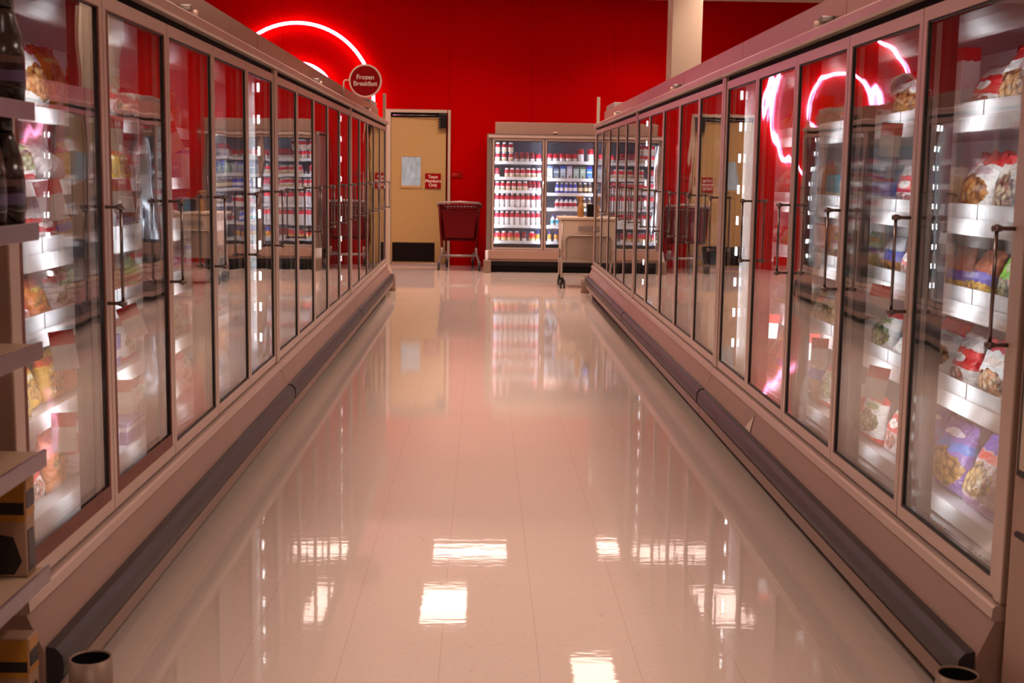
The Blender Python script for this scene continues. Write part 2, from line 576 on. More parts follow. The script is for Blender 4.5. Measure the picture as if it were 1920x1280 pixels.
# neon rings on the end wall
t = thing('neon_sign', 'glowing pink neon bullseye rings mounted on the red end wall', 'neon sign', (-2.72, YF, 2.415))
for nm, rr in (('outer_ring', 1.10), ('inner_ring', 0.525)):
    n = 72
    path = [(rr * math.sin(2 * PI * i / n), -0.075, rr * math.cos(2 * PI * i / n)) for i in range(n)]
    ro = MB().tube(path, 0.023, 10, closed=True).build(nm, M['neon'], t)
    for k in range(8):
        a = 2 * PI * (k + 0.5) / 8
        MB().lathe([(0.012, -0.06), (0.012, 0.0)], (rr * math.sin(a), 0, rr * math.cos(a)), 8, axis='Y').build('standoff', M['signcream'], ro)

# ceiling troffers; six mirrored in the floor, the rest added unseen for light
LP = [(-2.22, 17.35, 0.95, 0.6), (-0.12, 17.45, 1.03, 0.62), (2.35, 17.7, 1.3, 0.6), (-0.42, 15.25, 0.55, 1.3),
      (2.9, 15.5, 0.4, 1.3), (1.25, 12.9, 0.45, 1.2), (-3.6, 12.5, 0.6, 1.2),
      (-1.7, 8.6, 0.6, 1.2), (2.0, 8.2, 0.6, 1.2), (-1.6, 4.2, 0.6, 1.2), (1.8, 3.8, 0.6, 1.2), (0.1, -0.6, 0.6, 1.2),
      (-4.5, 2.0, 0.6, 1.2), (4.8, 6.0, 0.6, 1.2), (4.8, -1.0, 0.6, 1.2), (0.0, -4.5, 0.6, 1.2)]
for i, (x, y, w, l) in enumerate(sorted(LP, key=lambda q: -q[1])):
    t = thing('ceiling_light', 'lit rectangular ceiling troffer, %s away from the red end wall' % ORD[i + 1], 'ceiling light', (x, y, ZC), 0, 'ceiling troffers over the aisle')
    b = MB()
    b.box(-w / 2 - 0.03, w / 2 + 0.03, -l / 2 - 0.03, -l / 2, -0.03, 0)
    b.box(-w / 2 - 0.03, w / 2 + 0.03, l / 2, l / 2 + 0.03, -0.03, 0)
    b.box(-w / 2 - 0.03, -w / 2, -l / 2, l / 2, -0.03, 0)
    b.box(w / 2, w / 2 + 0.03, -l / 2, l / 2, -0.03, 0)
    b.build('frame', M['cream'], t)
    MB().box(-w / 2, w / 2, -l / 2, l / 2, -0.018, -0.004).build('diffuser', M['diffuser'], t)
    la = bpy.data.lights.new('downlight', 'AREA')
    la.shape = 'RECTANGLE'
    la.size, la.size_y = w, l
    la.energy = TROFFER_W * w * l / 0.72 * (1.75 if 7 < y < 14 else 0.85)
    la.color = WARM
    la.spread = math.radians(125)
    lo = obj('downlight', la, t, (0, 0, -0.034))

# ---------------------------------------------------------------- freezer cases
AL, AR, Y0, W, PITCHL = 1.109, 1.292, 3.05, 0.762, 3.9145
ND = 5
LEN = ND * W
ZD0, ZD1 = 0.352, 1.884
SHELF_R = [1.565, 1.255, 1.00, 0.71, 0.385]
SHELF_L = [1.545, 1.335, 1.12, 0.895, 0.65, 0.375]
DEPTH = 0.88
SHELF_FRONT = 0.19

def make_case(side):
    s = -1 if side == 'L' else 1
    levels = SHELF_L if side == 'L' else SHELF_R
    root = obj('freezer_case', None)
    nb = lambda: MB(s)
    y0, y1 = -0.048, LEN + 0.048
    # outer body
    b = nb()
    b.box(DEPTH - 0.02, DEPTH, y0, y1, 0.06, 1.95)
    b.box(0.0, DEPTH, y0, y0 + 0.016, 0.06, 1.95)
    b.box(0.0, DEPTH, y1 - 0.016, y1, 0.06, 1.95)
    b.box(0.02, DEPTH, y0, y1, 1.935, 1.955)
    b.box(0.03, DEPTH, y0, y1, 0.06, 0.10)
    b.build('cabinet', M['panel'], root)
    # white inside
    b = nb()
    b.box(0.80, DEPTH - 0.025, y0 + 0.018, y1 - 0.018, 0.33, 1.92)
    b.box(0.06, 0.80, y0 + 0.018, y1 - 0.018, 0.30, 0.335)
    b.box(0.06, 0.80, y0 + 0.018, y0 + 0.03, 0.335, 1.92)
    b.box(0.06, 0.80, y1 - 0.03, y1 - 0.018, 0.335, 1.92)
    b.box(0.06, 0.80, y0 + 0.018, y1 - 0.018, 1.90, 1.925)
    b.build('liner', M['liner'], root)
    pts = [(0.10 + 0.10 * math.sin(a) * 1.2, 1.90 - 0.075 * (1 - math.cos(a))) for a in [k * PI / 12 for k in range(7)]]
    pts = [(0.155, 1.90), (0.155, 1.855), (0.165, 1.83), (0.185, 1.815), (0.22, 1.815), (0.26, 1.83), (0.30, 1.865), (0.32, 1.90)]
    nb().prism(pts, y0 + 0.03, y1 - 0.03).build('air_duct', M['liner'], root)
    # end stiles either side of the five doors
    for ya, yb in ((y0, -0.003), (LEN + 0.003, y1)):
        nb().box(-0.006, 0.05, ya, yb, 0.348, 1.91, bev=0.003).build('end_stile', M['frame'], root)
    # lower front
    nb().prism([(-0.016, 0.344), (-0.022, 0.338), (-0.024, 0.312), (-0.016, 0.306), (0.03, 0.306), (0.03, 0.344)], y0, y1).build('sill', M['frame'], root)
    nb().prism([(-0.014, 0.306), (-0.054, 0.214), (-0.054, 0.10), (0.03, 0.10), (0.03, 0.306)], y0, y1).build('base_panel', M['panel'], root)
    nb().prism([(-0.055, 0.222), (-0.078, 0.218), (-0.094, 0.200), (-0.097, 0.17), (-0.094, 0.145), (-0.080, 0.132), (-0.055, 0.128)], y0 + 0.012, y1 - 0.012).build('bumper', M['rubber'], root)
    nb().prism([(-0.056, 0.127), (-0.084, 0.127), (-0.078, 0.075), (-0.060, 0.058), (-0.03, 0.058), (-0.03, 0.098), (-0.056, 0.098)], y0, y1).build('skirt', M['skirt'], root)
    nb().box(-0.004, 0.03, y0, y1, 0.0, 0.10).build('toe_kick', M['black'], root)
    nb().box(0.012, 0.05, 0, LEN, 1.886, 1.912).build('shadow_gap', M['black'], root)  # black strip paints the shade in the gap under the header
    nb().prism([(-0.020, 1.911), (-0.028, 1.918), (-0.031, 1.948), (-0.024, 1.955), (0.10, 1.960), (0.10, 1.911)], y0, y1).build('header', M['frame'], root)
    half = (y1 - y0) / 2
    for k in range(2):
        nb().box(0.088, 0.098, y0 + k * half + 0.003, y0 + (k + 1) * half - 0.003, 1.957, 2.097).build('top_panel', M['top'], root)
    b = nb()
    b.box(0.035, 0.088, 2.065, 2.135, 1.995, 2.02, bev=0.006)
    b.box(0.050, 0.088, 2.075, 2.095, 1.962, 1.996, bev=0.004)
    hk = b.build('lamp_bracket', M['upright'], root)  # small hook-like bracket carrying a pale knob
    nb().lathe([(0.014, -0.030), (0.026, -0.022), (0.030, -0.004), (0.028, 0.012)], (0.050, 2.125, 1.992), 14).build('lamp_dome', M['signcream'], hk)
    # doors
    first = None
    for k in range(ND):
        a, z = k * W + 0.0025, (k + 1) * W - 0.0025
        dr = nb().ring(a, z, ZD0, ZD1, 0.031, 0.031, 0.040, 0.040, 0.0, 0.045).build('door', M['frame'], root)
        nb().ring(a + 0.031, z - 0.031, ZD0 + 0.04, ZD1 - 0.04, 0.007, 0.007, 0.007, 0.007, 0.004, 0.026).build('gasket', M['gasket'], dr)
        nb().box(0.008, 0.022, a + 0.038, z - 0.038, ZD0 + 0.047, ZD1 - 0.047).build('glass', M['glass'], dr)
        hy = z - 0.017 if side == 'L' else a + 0.017
        h = nb()
        h.tube([(-0.045, hy, 0.974), (-0.045, hy, 1.280)], 0.005, 8)
        for hz in (0.985, 1.27):
            h.lathe([(0.008, -0.056), (0.009, -0.038), (0.0055, -0.030), (0.0055, 0.0)], (0.0, hy, hz), 10, axis='X')
        h.build('handle', M['handle'], dr)
    # mullions and lamps
    for k in range(ND + 1):
        yc = k * W
        ya, yb = yc - 0.032, yc + 0.032
        if k == 0:
            ya = -0.02
        if k == ND:
            yb = LEN + 0.02
        mb = nb().box(0.046, 0.078, ya, yb, 0.345, 1.90, bev=0.004)
        mb.box(0.070, 0.094, ya, ya + 0.006, 0.345, 1.90)
        mb.box(0.070, 0.094, yb - 0.006, yb, 0.345, 1.90)
        mu = mb.build('mullion', M['mullion'], root)
        nb().box(0.079, 0.083, (ya + yb) / 2 - 0.016, (ya + yb) / 2 + 0.016, 0.42, 1.80).build('lamp_strip', M['led'], mu)
        if k == ND:
            for j in range(9):
                zz = 0.47 + j * 0.165
                nb().box(0.068, 0.080, ya - 0.006, ya - 0.0005, zz, zz + 0.045, bev=0.002).build('lamp_spot', M['ledspot'], mu)
    # shelves
    for li, zl in enumerate(levels):
        last = li == len(levels) - 1
        sf = 0.16 if last else SHELF_FRONT
        b = nb().box(sf, 0.79, 0.02, LEN - 0.02, zl - 0.018, zl)
        sh = b.build('shelf', M['shelf'], root)
        for j in range(ND):
            ya = j * W + 0.38 - W + 0.003
            yb = ya + W - 0.006
            ya, yb = max(ya, 0.02), min(yb, LEN - 0.02)
            if j == ND - 1:
                yb = LEN - 0.02
            nb().prism([(sf - 0.006, zl + 0.012), (sf - 0.020, zl - 0.034), (sf - 0.014, zl - 0.036), (sf - 0.001, zl - 0.001), (sf - 0.001, zl + 0.012)], ya, yb).build('price_rail', M['rail'], sh)
            if not last and side == 'R' or (side == 'L' and li in (2, 3)):
                ya2 = ya + 0.01
                for q in range(2):
                    wq = (yb - ya - 0.03) / 2
                    nb().box(sf + 0.003, sf + 0.008, ya2 + q * (wq + 0.01), ya2 + q * (wq + 0.01) + wq, zl + 0.001, zl + 0.058, bev=0.002).build('fence', M['fence'], sh)
        if last:
            b = nb()
            for q in range(int(LEN / 0.03)):
                b.box(0.075, 0.115, 0.02 + q * 0.03, 0.035 + q * 0.03, 0.336, 0.345)
            b.build('air_grille', M['liner'], sh)
    return root

def price_tag(case, side, li, yl, wide=0.075):
    """red and white card hanging out from the shelf edge"""
    s = -1 if side == 'L' else 1
    zl = (SHELF_L if side == 'L' else SHELF_R)[li]
    sf = SHELF_FRONT - 0.062
    sh = [c for c in case.children if c.name.split('.')[0] == 'shelf'][li]
    rot = (Vector((sf, yl, zl)), Matrix.Rotation(rnd.uniform(0.85, 1.2), 3, 'Z') @ Matrix.Rotation(rnd.uniform(0.1, 0.3), 3, 'Y') @ Matrix.Rotation(rnd.uniform(-0.1, 0.35), 3, 'X'))
    b = MB(s)
    b.box(sf - 0.004, sf - 0.001, yl - wide / 2, yl + wide / 2, zl - 0.105, zl - 0.03, 0, rot=rot)
    b.box(sf - 0.0045, sf - 0.0005, yl - wide / 2, yl + wide / 2, zl - 0.0305, zl + 0.012, 1, rot=rot)
    b.build('price_tag', [M['tagw'], M['tagr']], sh)

CASES = {}
labels = {
    'L': ['five-door freezer case with red-brown gaskets beside the wooden shelving', 'middle five-door freezer case of the row under the round sign',
          'five-door freezer case carrying the round sign, ending near the tan door'],
    'R': ['five-door freezer case with a small triangular sticker on its base', 'middle five-door freezer case of the row opposite the round sign',
          'five-door freezer case ending beside the beige wheeled cart']}
for side in 'LR':
    proto = make_case(side)
    for i in range(3):
        o = proto if i == 0 else copy_tree(proto)
        o.location = ((-AL if side == 'L' else AR), Y0 + i * PITCHL, 0)
        tag(o, labels[side][i], 'freezer', 'five-door freezer cases along the aisle')
        CASES[side, i] = o
# the first two doors of the case by the shelving show wide red-brown bands
drs = [c for c in CASES['L', 0].children if c.name.split('.')[0] == 'door']
for k in range(2):
    a, z = k * W + 0.0025, (k + 1) * W - 0.0025
    MB(-1).ring(a + 0.0312, z - 0.0312, ZD0 + 0.0402, ZD1 - 0.0402, 0.020, 0.012, 0.044, 0.004, -0.0005, 0.0035).build('inner_gasket', M['redgasket'], drs[k])
for yl, li in ((0.62, 1), (0.70, 3), (0.70, 4), (0.72, 5), (1.28, 0), (1.30, 4), (1.40, 3), (2.0, 0), (1.35, 1)):
    if li < 5:
        price_tag(CASES['L', 0], 'L', li, yl)
for yl, li in ((1.40, 0), (1.42, 2), (1.40, 3), (2.20, 3), (2.36, 3), (3.1, 3), (2.95, 2)):
    price_tag(CASES['R', 0], 'R', li, yl)
# triangular sticker on the base
b = MB()
n = 0
pts = [(-0.034, 0.225), (-0.034, 0.225)]
o = CASES['R', 0]
v = [b.bm.verts.new(p) for p in ((-0.0530, 2.665, 0.223), (-0.0530, 2.775, 0.223), (-0.0245, 2.72, 0.288))]
v2 = [b.bm.verts.new((p.co.x - 0.002, p.co.y, p.co.z + 0.001)) for p in v]
b.bm.faces.new(v); b.bm.faces.new(v2[::-1])
for i in range(3):
    b.bm.faces.new((v[i], v[(i + 1) % 3], v2[(i + 1) % 3], v2[i]))
b.build('warning_sticker', M['sticker'], o)
# far-end plates and control boxes on top
for side, s, a in (('L', -1, AL), ('R', 1, AR)):
    o = CASES[side, 2]
    MB(s).box(0.0, 0.035, LEN + 0.01, LEN + 0.045, 1.956, 2.26, bev=0.006).build('end_plate', M['cream'], o)
    bx = MB(s).box(0.099, 0.30, LEN - 0.9, LEN - 0.05, 1.957, 2.155, bev=0.005).build('control_box', M['upright'], o)

# pipe guards on the floor at the row ends
def guard(x, y, label, r=0.052, h=0.19):
    t = MB()
    t.lathe([(r, 0.0), (r, h), (r - 0.006, h), (r - 0.0062, h - 0.004), (r - 0.0064, 0.02)], (0, 0, 0), 24, mis=[0, 0, 0, 1])  # inner faces coloured black for the shade inside the pipe
    o = t.build('corner_guard', [M['post'], M['black']], None, (x, y, 0))
    tag(o, label, 'guard post', 'short pipe guards at the row corners')
guard(-0.952, 3.03, 'short hollow metal post before the freezers beside the wooden shelving')
guard(1.175, 2.955, 'short hollow metal post before the sticker-marked freezer case')
guard(-1.06, 14.93, 'short metal post on the floor where the sign-carrying freezers end')
guard(1.22, 14.93, 'short metal post on the floor by the beige cart wheels')

# round aisle sign
t = thing('aisle_sign', 'round dark red sign reading Frozen Breakfast above the freezers', 'sign', (-1.17, 11.0, 1.957))
cx, cz = 0.167, 0.185
b = MB()
b.lathe([(0.128, -0.007), (0.128, 0.007)], (cx, 0, cz), 48, axis='Y')
disc = b.build('disc', M['signred'], t)
path = [(cx + 0.131 * math.sin(2 * PI * i / 48), 0, cz + 0.131 * math.cos(2 * PI * i / 48)) for i in range(48)]
MB().tube(path, 0.0095, 8, closed=True).build('rim', M['signcream'], t)
for txt, dz, sz in (('Frozen', 0.030, 0.054), ('Breakfast', -0.023, 0.054)):
    me = text_mesh(txt, sz, 0.0006, 0.0012)
    me.materials.append(M['signcream'])
    o = obj('lettering', me, disc, (cx, -0.0085, cz + dz))
    o.rotation_euler = (PI / 2, 0, 0)
MB().tube([(-0.016, 0, 0.005), (-0.016, 0, 0.16), (-0.012, 0, 0.182), (0.0, 0, 0.19), (0.035, 0, 0.19)], 0.007, 8).build('bracket', M['signcream'], t)

# ---------------------------------------------------------------- packages
D = {}
def design(key, look, cat, **kw):
    D[key] = dict(look=look, cat=cat, mat=pack_mat(key, **kw))
WHT = (0.78, 0.75, 0.73)
RED = (0.62, 0.02, 0.025)
ORG = (0.72, 0.22, 0.03)
design('chicken', 'white bag with red top', 'bag', base=WHT, bands=((0.76, 2, RED),), blob=(0.5, 0.36, 0.42, 0.24, (0.62, 0.24, 0.04), (0.78, 0.48, 0.2)), logo=(0.34, 0.66, 0.22, 0.06, (0.55, 0.42, 0.46)))
design('stirfry', 'clear-and-white vegetable bag with red corners', 'bag', base=(0.70, 0.66, 0.60), bands=((0.84, 2, RED), (-1, 0.12, RED)), blob=(0.55, 0.42, 0.45, 0.26, (0.30, 0.10, 0.07), (0.62, 0.52, 0.30)))
design('pizza', 'tall pink-white carton', 'box', base=(0.76, 0.62, 0.60), bands=((0.82, 2, RED),), rough=0.5, crinkle=0)
design('green', 'bright green bag', 'bag', base=(0.20, 0.62, 0.03), bands=((0.35, 0.55, (0.5, 0.16, 0.05)),), blob=(0.5, 0.38, 0.36, 0.18, (0.30, 0.26, 0.08), (0.60, 0.52, 0.28)), logo=(0.45, 0.75, 0.26, 0.07, (0.62, 0.66, 0.40)))
design('brownblue', 'brown bag with blue band', 'bag', base=(0.36, 0.10, 0.05), bands=((0.36, 0.55, (0.09, 0.08, 0.36)), (-1, 0.36, (0.62, 0.34, 0.06))), blob=(0.5, 0.22, 0.3, 0.16, (0.72, 0.42, 0.06), (0.55, 0.28, 0.05)))
design('fries', 'white bag showing orange fries', 'bag', base=WHT, bands=((0.82, 2, (0.5, 0.03, 0.05)),), blob=(0.5, 0.32, 0.40, 0.22, (0.78, 0.26, 0.05), (0.80, 0.60, 0.40)), logo=(0.5, 0.66, 0.24, 0.07, (0.68, 0.56, 0.5)))
design('purple', 'purple bag with tan nuggets', 'bag', base=(0.20, 0.12, 0.42), bands=((0.60, 0.72, (0.06, 0.20, 0.62)),), blob=(0.5, 0.34, 0.46, 0.26, (0.62, 0.30, 0.06), (0.74, 0.46, 0.14)), logo=(0.5, 0.82, 0.30, 0.05, (0.62, 0.58, 0.68)))
design('violet', 'violet and clear bag of golden pieces', 'bag', base=(0.60, 0.45, 0.48), bands=((0.78, 2, (0.16, 0.10, 0.48)), (0.66, 0.76, (0.66, 0.08, 0.04)), (-1, 0.16, (0.40, 0.20, 0.42))), blob=(0.55, 0.40, 0.42, 0.22, (0.74, 0.40, 0.07), (0.80, 0.56, 0.22)))
design('chips', 'blue bag with brown crisps', 'bag', base=(0.70, 0.72, 0.78), bands=((0.45, 0.68, (0.04, 0.10, 0.55)), (-1, 0.45, (0.42, 0.18, 0.04))), blob=(0.5, 0.2, 0.4, 0.2, (0.60, 0.28, 0.05), (0.12, 0.05, 0.03)))
design('yellow', 'yellow bag', 'bag', base=(0.74, 0.42, 0.04), bands=((0.70, 0.85, (0.70, 0.08, 0.03)),), blob=(0.5, 0.35, 0.35, 0.2, (0.78, 0.55, 0.2), (0.6, 0.3, 0.05)), logo=(0.5, 0.60, 0.26, 0.05, (0.76, 0.66, 0.5)))
design('orange', 'glossy orange bag', 'bag', base=(0.62, 0.17, 0.02), bands=((0.86, 2, (0.48, 0.07, 0.02)),), blob=(0.5, 0.45, 0.36, 0.25, (0.75, 0.40, 0.05), (0.55, 0.12, 0.02)), logo=(0.5, 0.75, 0.28, 0.06, (0.74, 0.52, 0.10)))
design('tater', 'tan see-through potato bag', 'bag', base=(0.58, 0.42, 0.24), bands=((0.80, 2, (0.68, 0.60, 0.52)),), blob=(0.5, 0.4, 0.45, 0.3, (0.70, 0.42, 0.14), (0.42, 0.22, 0.08)))
design('veg', 'white bag of green vegetables', 'bag', base=WHT, bands=((-1, 0.14, RED), (0.86, 2, RED)), blob=(0.5, 0.45, 0.40, 0.24, (0.24, 0.36, 0.10), (0.66, 0.68, 0.50)), logo=(0.45, 0.76, 0.26, 0.06, (0.16, 0.34, 0.10)))
design('redwhite', 'red and white bag', 'bag', base=(0.72, 0.64, 0.62), bands=((0.42, 0.75, RED),), blob=(0.5, 0.25, 0.3, 0.16, (0.66, 0.10, 0.06), (0.80, 0.62, 0.55)), logo=(0.5, 0.58, 0.24, 0.08, (0.76, 0.70, 0.66)))
design('plain', 'plain white crinkled bag', 'bag', base=(0.74, 0.71, 0.69), crinkle=0.9, logo=(0.5, 0.45, 0.24, 0.12, (0.55, 0.5, 0.55)))
design('purplegreen', 'green and purple mixed vegetable bag', 'bag', base=(0.26, 0.40, 0.06), bands=((0.5, 0.62, (0.25, 0.10, 0.35)), (-1, 0.25, (0.66, 0.62, 0.55))), blob=(0.5, 0.36, 0.4, 0.2, (0.52, 0.14, 0.05), (0.62, 0.42, 0.12)))
design('orangebox', 'orange waffle box', 'box', base=(0.72, 0.16, 0.03), bands=((-1, 0.42, (0.74, 0.60, 0.50)),), blob=(0.5, 0.28, 0.32, 0.18, (0.72, 0.40, 0.10), (0.56, 0.26, 0.06)), rough=0.45, crinkle=0)
design('whitebox', 'white box', 'box', base=(0.72, 0.70, 0.70), bands=((0.80, 0.92, (0.10, 0.12, 0.45)),), rough=0.45, crinkle=0)
design('bluebox', 'blue box', 'box', base=(0.10, 0.13, 0.42), bands=((0.30, 0.55, (0.68, 0.68, 0.72)),), rough=0.45, crinkle=0)
design('redbox', 'red box', 'box', base=(0.55, 0.03, 0.03), bands=((0.25, 0.5, (0.76, 0.70, 0.62)),), rough=0.45, crinkle=0)
design('tealbox', 'teal box', 'box', base=(0.03, 0.28, 0.36), bands=((0.30, 0.46, (0.68, 0.64, 0.40)),), rough=0.45, crinkle=0)
design('purplebox', 'dusty purple tray box', 'box', base=(0.24, 0.17, 0.34), bands=((0.60, 0.8, (0.6, 0.55, 0.55)),), rough=0.45, crinkle=0)

MESH = {}
def pouch_mesh(key, w, h, t, tilt, seed):
    k = ('bag', key, w, h, t, tilt, seed)
    if k in MESH:
        return MESH[k]
    b = MB()
    nu, nv = 14, 18
    off = Vector((seed * 3.1, seed * 1.7, 0))
    def P(sgn, i, j):
        u, v = -1 + 2 * i / nu, j / nv
        f = max(0.0, 1 - abs(u) ** 2.6) ** 0.55
        if v > 0.93:
            g = 0.06
        else:
            q = v / 0.93
            g = max(0.05, math.sin(PI * (0.10 + 0.90 * q)) ** 0.65)
        wr = noise.noise(Vector((u * 2.4, v * 3.2, sgn * 2.0)) + off) * 0.30 + noise.noise(Vector((u * 6, v * 7, sgn)) + off) * 0.13
        x = sgn * t / 2 * f * g * (1 + wr)
        ww = w / 2 * (1 - 0.07 * math.sin(PI * v) + 0.03 * noise.noise(Vector((v * 4, seed, u))))
        sag = 0.012 * noise.noise(Vector((u * 3, seed * 2.0, 0))) * v
        return Vector((x, u * ww, h * (0.02 + v * 0.98) + sag))
    grid = {}
    for sgn in (-1, 1):
        for i in range(nu + 1):
            for j in range(nv + 1):
                edge = i in (0, nu) or j in (0, nv)
                if edge and sgn == 1:
                    grid[sgn, i, j] = grid[-1, i, j]
                else:
                    p = P(sgn, i, j)
                    if edge:
                        p.x = 0
                    grid[sgn, i, j] = b.bm.verts.new(p)
    for sgn in (-1, 1):
        for i in range(nu):
            for j in range(nv):
                q = [(i, j), (i + 1, j), (i + 1, j + 1), (i, j + 1)]
                if sgn == -1:
                    q = q[::-1]
                f = b.bm.faces.new([grid[sgn, a, c] for a, c in q])
                f.smooth = True
                for lp, (a, c) in zip(f.loops, q):
                    lp[b.uv].uv = (a / nu, c / nv)
    if tilt:
        bmesh.ops.rotate(b.bm, verts=b.bm.verts, cent=(0, 0, 0), matrix=Matrix.Rotation(tilt, 3, 'Y'))
    mz = min(v.co.z for v in b.bm.verts)
    for v in b.bm.verts:
        v.co.z -= mz
    MESH[k] = b.mesh('bag', D[key]['mat'])
    return MESH[k]

def box_mesh(key, w, h, t):
    k = ('box', key, w, h, t)
    if k not in MESH:
        b = MB()
        b.box(-t / 2, t / 2, -w / 2, w / 2, 0, h, bev=0.003, seg=1)
        for f in b.bm.faces:
            n = f.normal
            for lp in f.loops:
                co = lp.vert.co
                lp[b.uv].uv = ((co.y / w + 0.5) if abs(n.x) > 0.5 else (co.x / t + 0.5), co.z / h)
        MESH[k] = b.mesh('box', D[key]['mat'])
    return MESH[k]

used_labels = {}
def uniq(label_fn):
    k = label_fn('')
    used_labels[k] = used_labels.get(k, 0) + 1
    n = used_labels[k]
    return k if n == 1 else label_fn(', %s along' % ORD[min(n, 15)])

ITEMS = []
def door_through(side, x, y):
    a = AL if side == 'L' else AR
    yp = y * a / abs(x)
    q = (yp - Y0) / PITCHL
    c = max(0, int(math.floor(q)))
    return c * ND + min(ND - 1, max(0, int((yp - Y0 - c * PITCHL) / W))) + 1

def put(side, li, y, key, w, h, t, depth=0.0, tilt=0.0, spin=0.0):
    """stand one package on shelf li with its middle at world y"""
    s = -1 if side == 'L' else 1
    a = AL if side == 'L' else AR
    levels = SHELF_L if side == 'L' else SHELF_R
    seed = len(ITEMS) % 4
    if D[key]['cat'] == 'bag':
        me = pouch_mesh(key, w, h, t, tilt, seed)
    else:
        me = box_mesh(key, w, h, t)
    x0 = min(v.co.x for v in me.vertices)
    sf = (0.16 if li == len(levels) - 1 else SHELF_FRONT) + 0.016
    x = s * (a + sf + depth - x0)
    nm = {'bag': 'frozen_food_bag', 'box': 'frozen_food_box'}[D[key]['cat']]
    o = obj(nm, me, None, (x, y, levels[li] + 0.001), (0 if s == 1 else PI) + spin)
    dn = door_through(side, x, y)
    row = 'freezers under round sign' if side == 'L' else 'freezers opposite round sign'
    lab = uniq(lambda e: '%s, %s shelf, %s door, %s%s' % (D[key]['look'], ORD[li + 1], ORD[min(dn, 15)], row, e))
    tag(o, lab, D[key]['cat'], 'frozen packages on the %s freezer shelf %s' % (ORD[li + 1], 'under the sign' if side == 'L' else 'opposite the sign'))
    ITEMS.append(o)
    return o

SZ = {'chicken': (0.27, 0.25, 0.11), 'stirfry': (0.28, 0.22, 0.10), 'pizza': (0.20, 0.24, 0.06), 'green': (0.17, 0.20, 0.08), 'brownblue': (0.18, 0.19, 0.08),
      'fries': (0.24, 0.21, 0.09), 'purple': (0.26, 0.25, 0.12), 'violet': (0.25, 0.27, 0.12), 'chips': (0.19, 0.21, 0.09), 'yellow': (0.17, 0.17, 0.07),
      'orange': (0.19, 0.23, 0.09), 'tater': (0.22, 0.18, 0.09), 'veg': (0.24, 0.19, 0.09), 'redwhite': (0.22, 0.19, 0.09), 'plain': (0.24, 0.15, 0.10),
      'purplegreen': (0.18, 0.20, 0.08), 'orangebox': (0.20, 0.18, 0.08), 'whitebox': (0.22, 0.15, 0.12), 'bluebox': (0.20, 0.12, 0.12), 'redbox': (0.20, 0.13, 0.10),
      'tealbox': (0.18, 0.14, 0.10), 'purplebox': (0.24, 0.08, 0.14)}

def row(side, li, ystart, seq, ymax=99):
    levels = SHELF_L if side == 'L' else SHELF_R
    room = (levels[li - 1] - 0.05 if li else 1.88) - levels[li] - 0.012
    if li == 0:
        room = 0.245
    y = ystart
    for key in seq:
        if key == '-':
            y += 0.16
            continue
        w, h, t = SZ[key]
        tilt = 0.0
        if D[key]['cat'] == 'bag':
            tilt = rnd.uniform(0.10, 0.34)
            if key == 'plain':
                tilt = 0.9
        hh = min(h * rnd.uniform(0.96, 1.04), room / (math.cos(tilt) + (0.10 if tilt else 0.02)))
        q = (y + w / 2 - Y0) % PITCHL
        while q + w / 2 > LEN - 0.04 or q - w / 2 < 0.04:
            y += 0.02
            q = (y + w / 2 - Y0) % PITCHL
        if y + w > ymax:
            break
        put(side, li, y + w / 2, key, w, round(hh, 3), t, rnd.uniform(0, 0.03), round(tilt, 2), rnd.uniform(-0.12, 0.12) if tilt else rnd.uniform(-0.03, 0.03))
        y += w + rnd.uniform(0.006, 0.03)

ys = 3.15
row('R', 0, ys, ['redwhite', 'orange', 'chicken', 'redwhite', 'pizza', 'orange', 'chicken', 'redwhite', 'redbox', 'redwhite', 'tater', 'orangebox', 'tater', 'fries', 'yellow', 'orange', 'plain'])
row('R', 1, ys, ['yellow', 'redwhite', 'stirfry', 'chicken', 'tater', 'yellow', 'redwhite', 'bluebox', 'redbox', 'whitebox', 'tealbox', 'orange', 'orangebox', 'yellow', 'redwhite', 'tater', 'chips'])
row('R', 2, ys, ['tater', 'redwhite', 'green', 'brownblue', 'brownblue', 'tater', 'redwhite', 'chips', '-', 'purplegreen', 'green', 'purplegreen', 'orangebox', 'orangebox', 'fries', 'yellow', 'redwhite'])
row('R', 3, ys, ['redwhite', 'tater', 'fries', 'redwhite', 'chicken', 'plain', 'veg', 'plain', 'tater', 'tater', 'yellow', 'tater', 'redbox', 'tealbox', 'plain', 'purplegreen', 'yellow'])
row('R', 4, ys, ['tater', 'orange', 'violet', 'purple', 'purple', 'redwhite', 'veg', 'redwhite', 'orange', 'veg', 'chips', 'orange', 'yellow', 'brownblue', 'orange', 'tater', 'plain', 'yellow'])
row('L', 0, ys, ['orange', 'orange', 'orange', 'chicken', 'orange', 'yellow', 'orange', 'redwhite', 'redwhite', 'redbox', 'chicken', 'orange', 'plain', 'fries', 'redbox'])
row('L', 1, ys, ['plain', 'veg', 'veg', 'plain', 'yellow', 'yellow', 'yellow', 'yellow', 'redwhite', 'plain', 'purplebox', 'whitebox', 'bluebox', 'plain', 'yellow', 'whitebox'])
row('L', 2, ys, ['whitebox', 'veg', 'tater', 'redwhite', 'brownblue', 'brownblue', 'whitebox', 'purplebox', 'orangebox', 'redwhite', 'redwhite', 'tealbox', 'bluebox', 'orangebox', 'whitebox', 'bluebox'])
row('L', 3, ys, ['yellow', 'tater', 'redwhite', 'orange', 'veg', 'purplegreen', 'redwhite', 'tater', 'green', 'veg', 'orange', 'bluebox', 'whitebox', 'tealbox', 'plain', 'tater'])
row('L', 4, ys, ['orange', 'orange', 'yellow', 'yellow', 'yellow', 'orange', 'bluebox', 'bluebox', 'veg', 'plain', 'veg', 'tater', 'redbox', 'whitebox', 'plain', 'veg', 'yellow'])
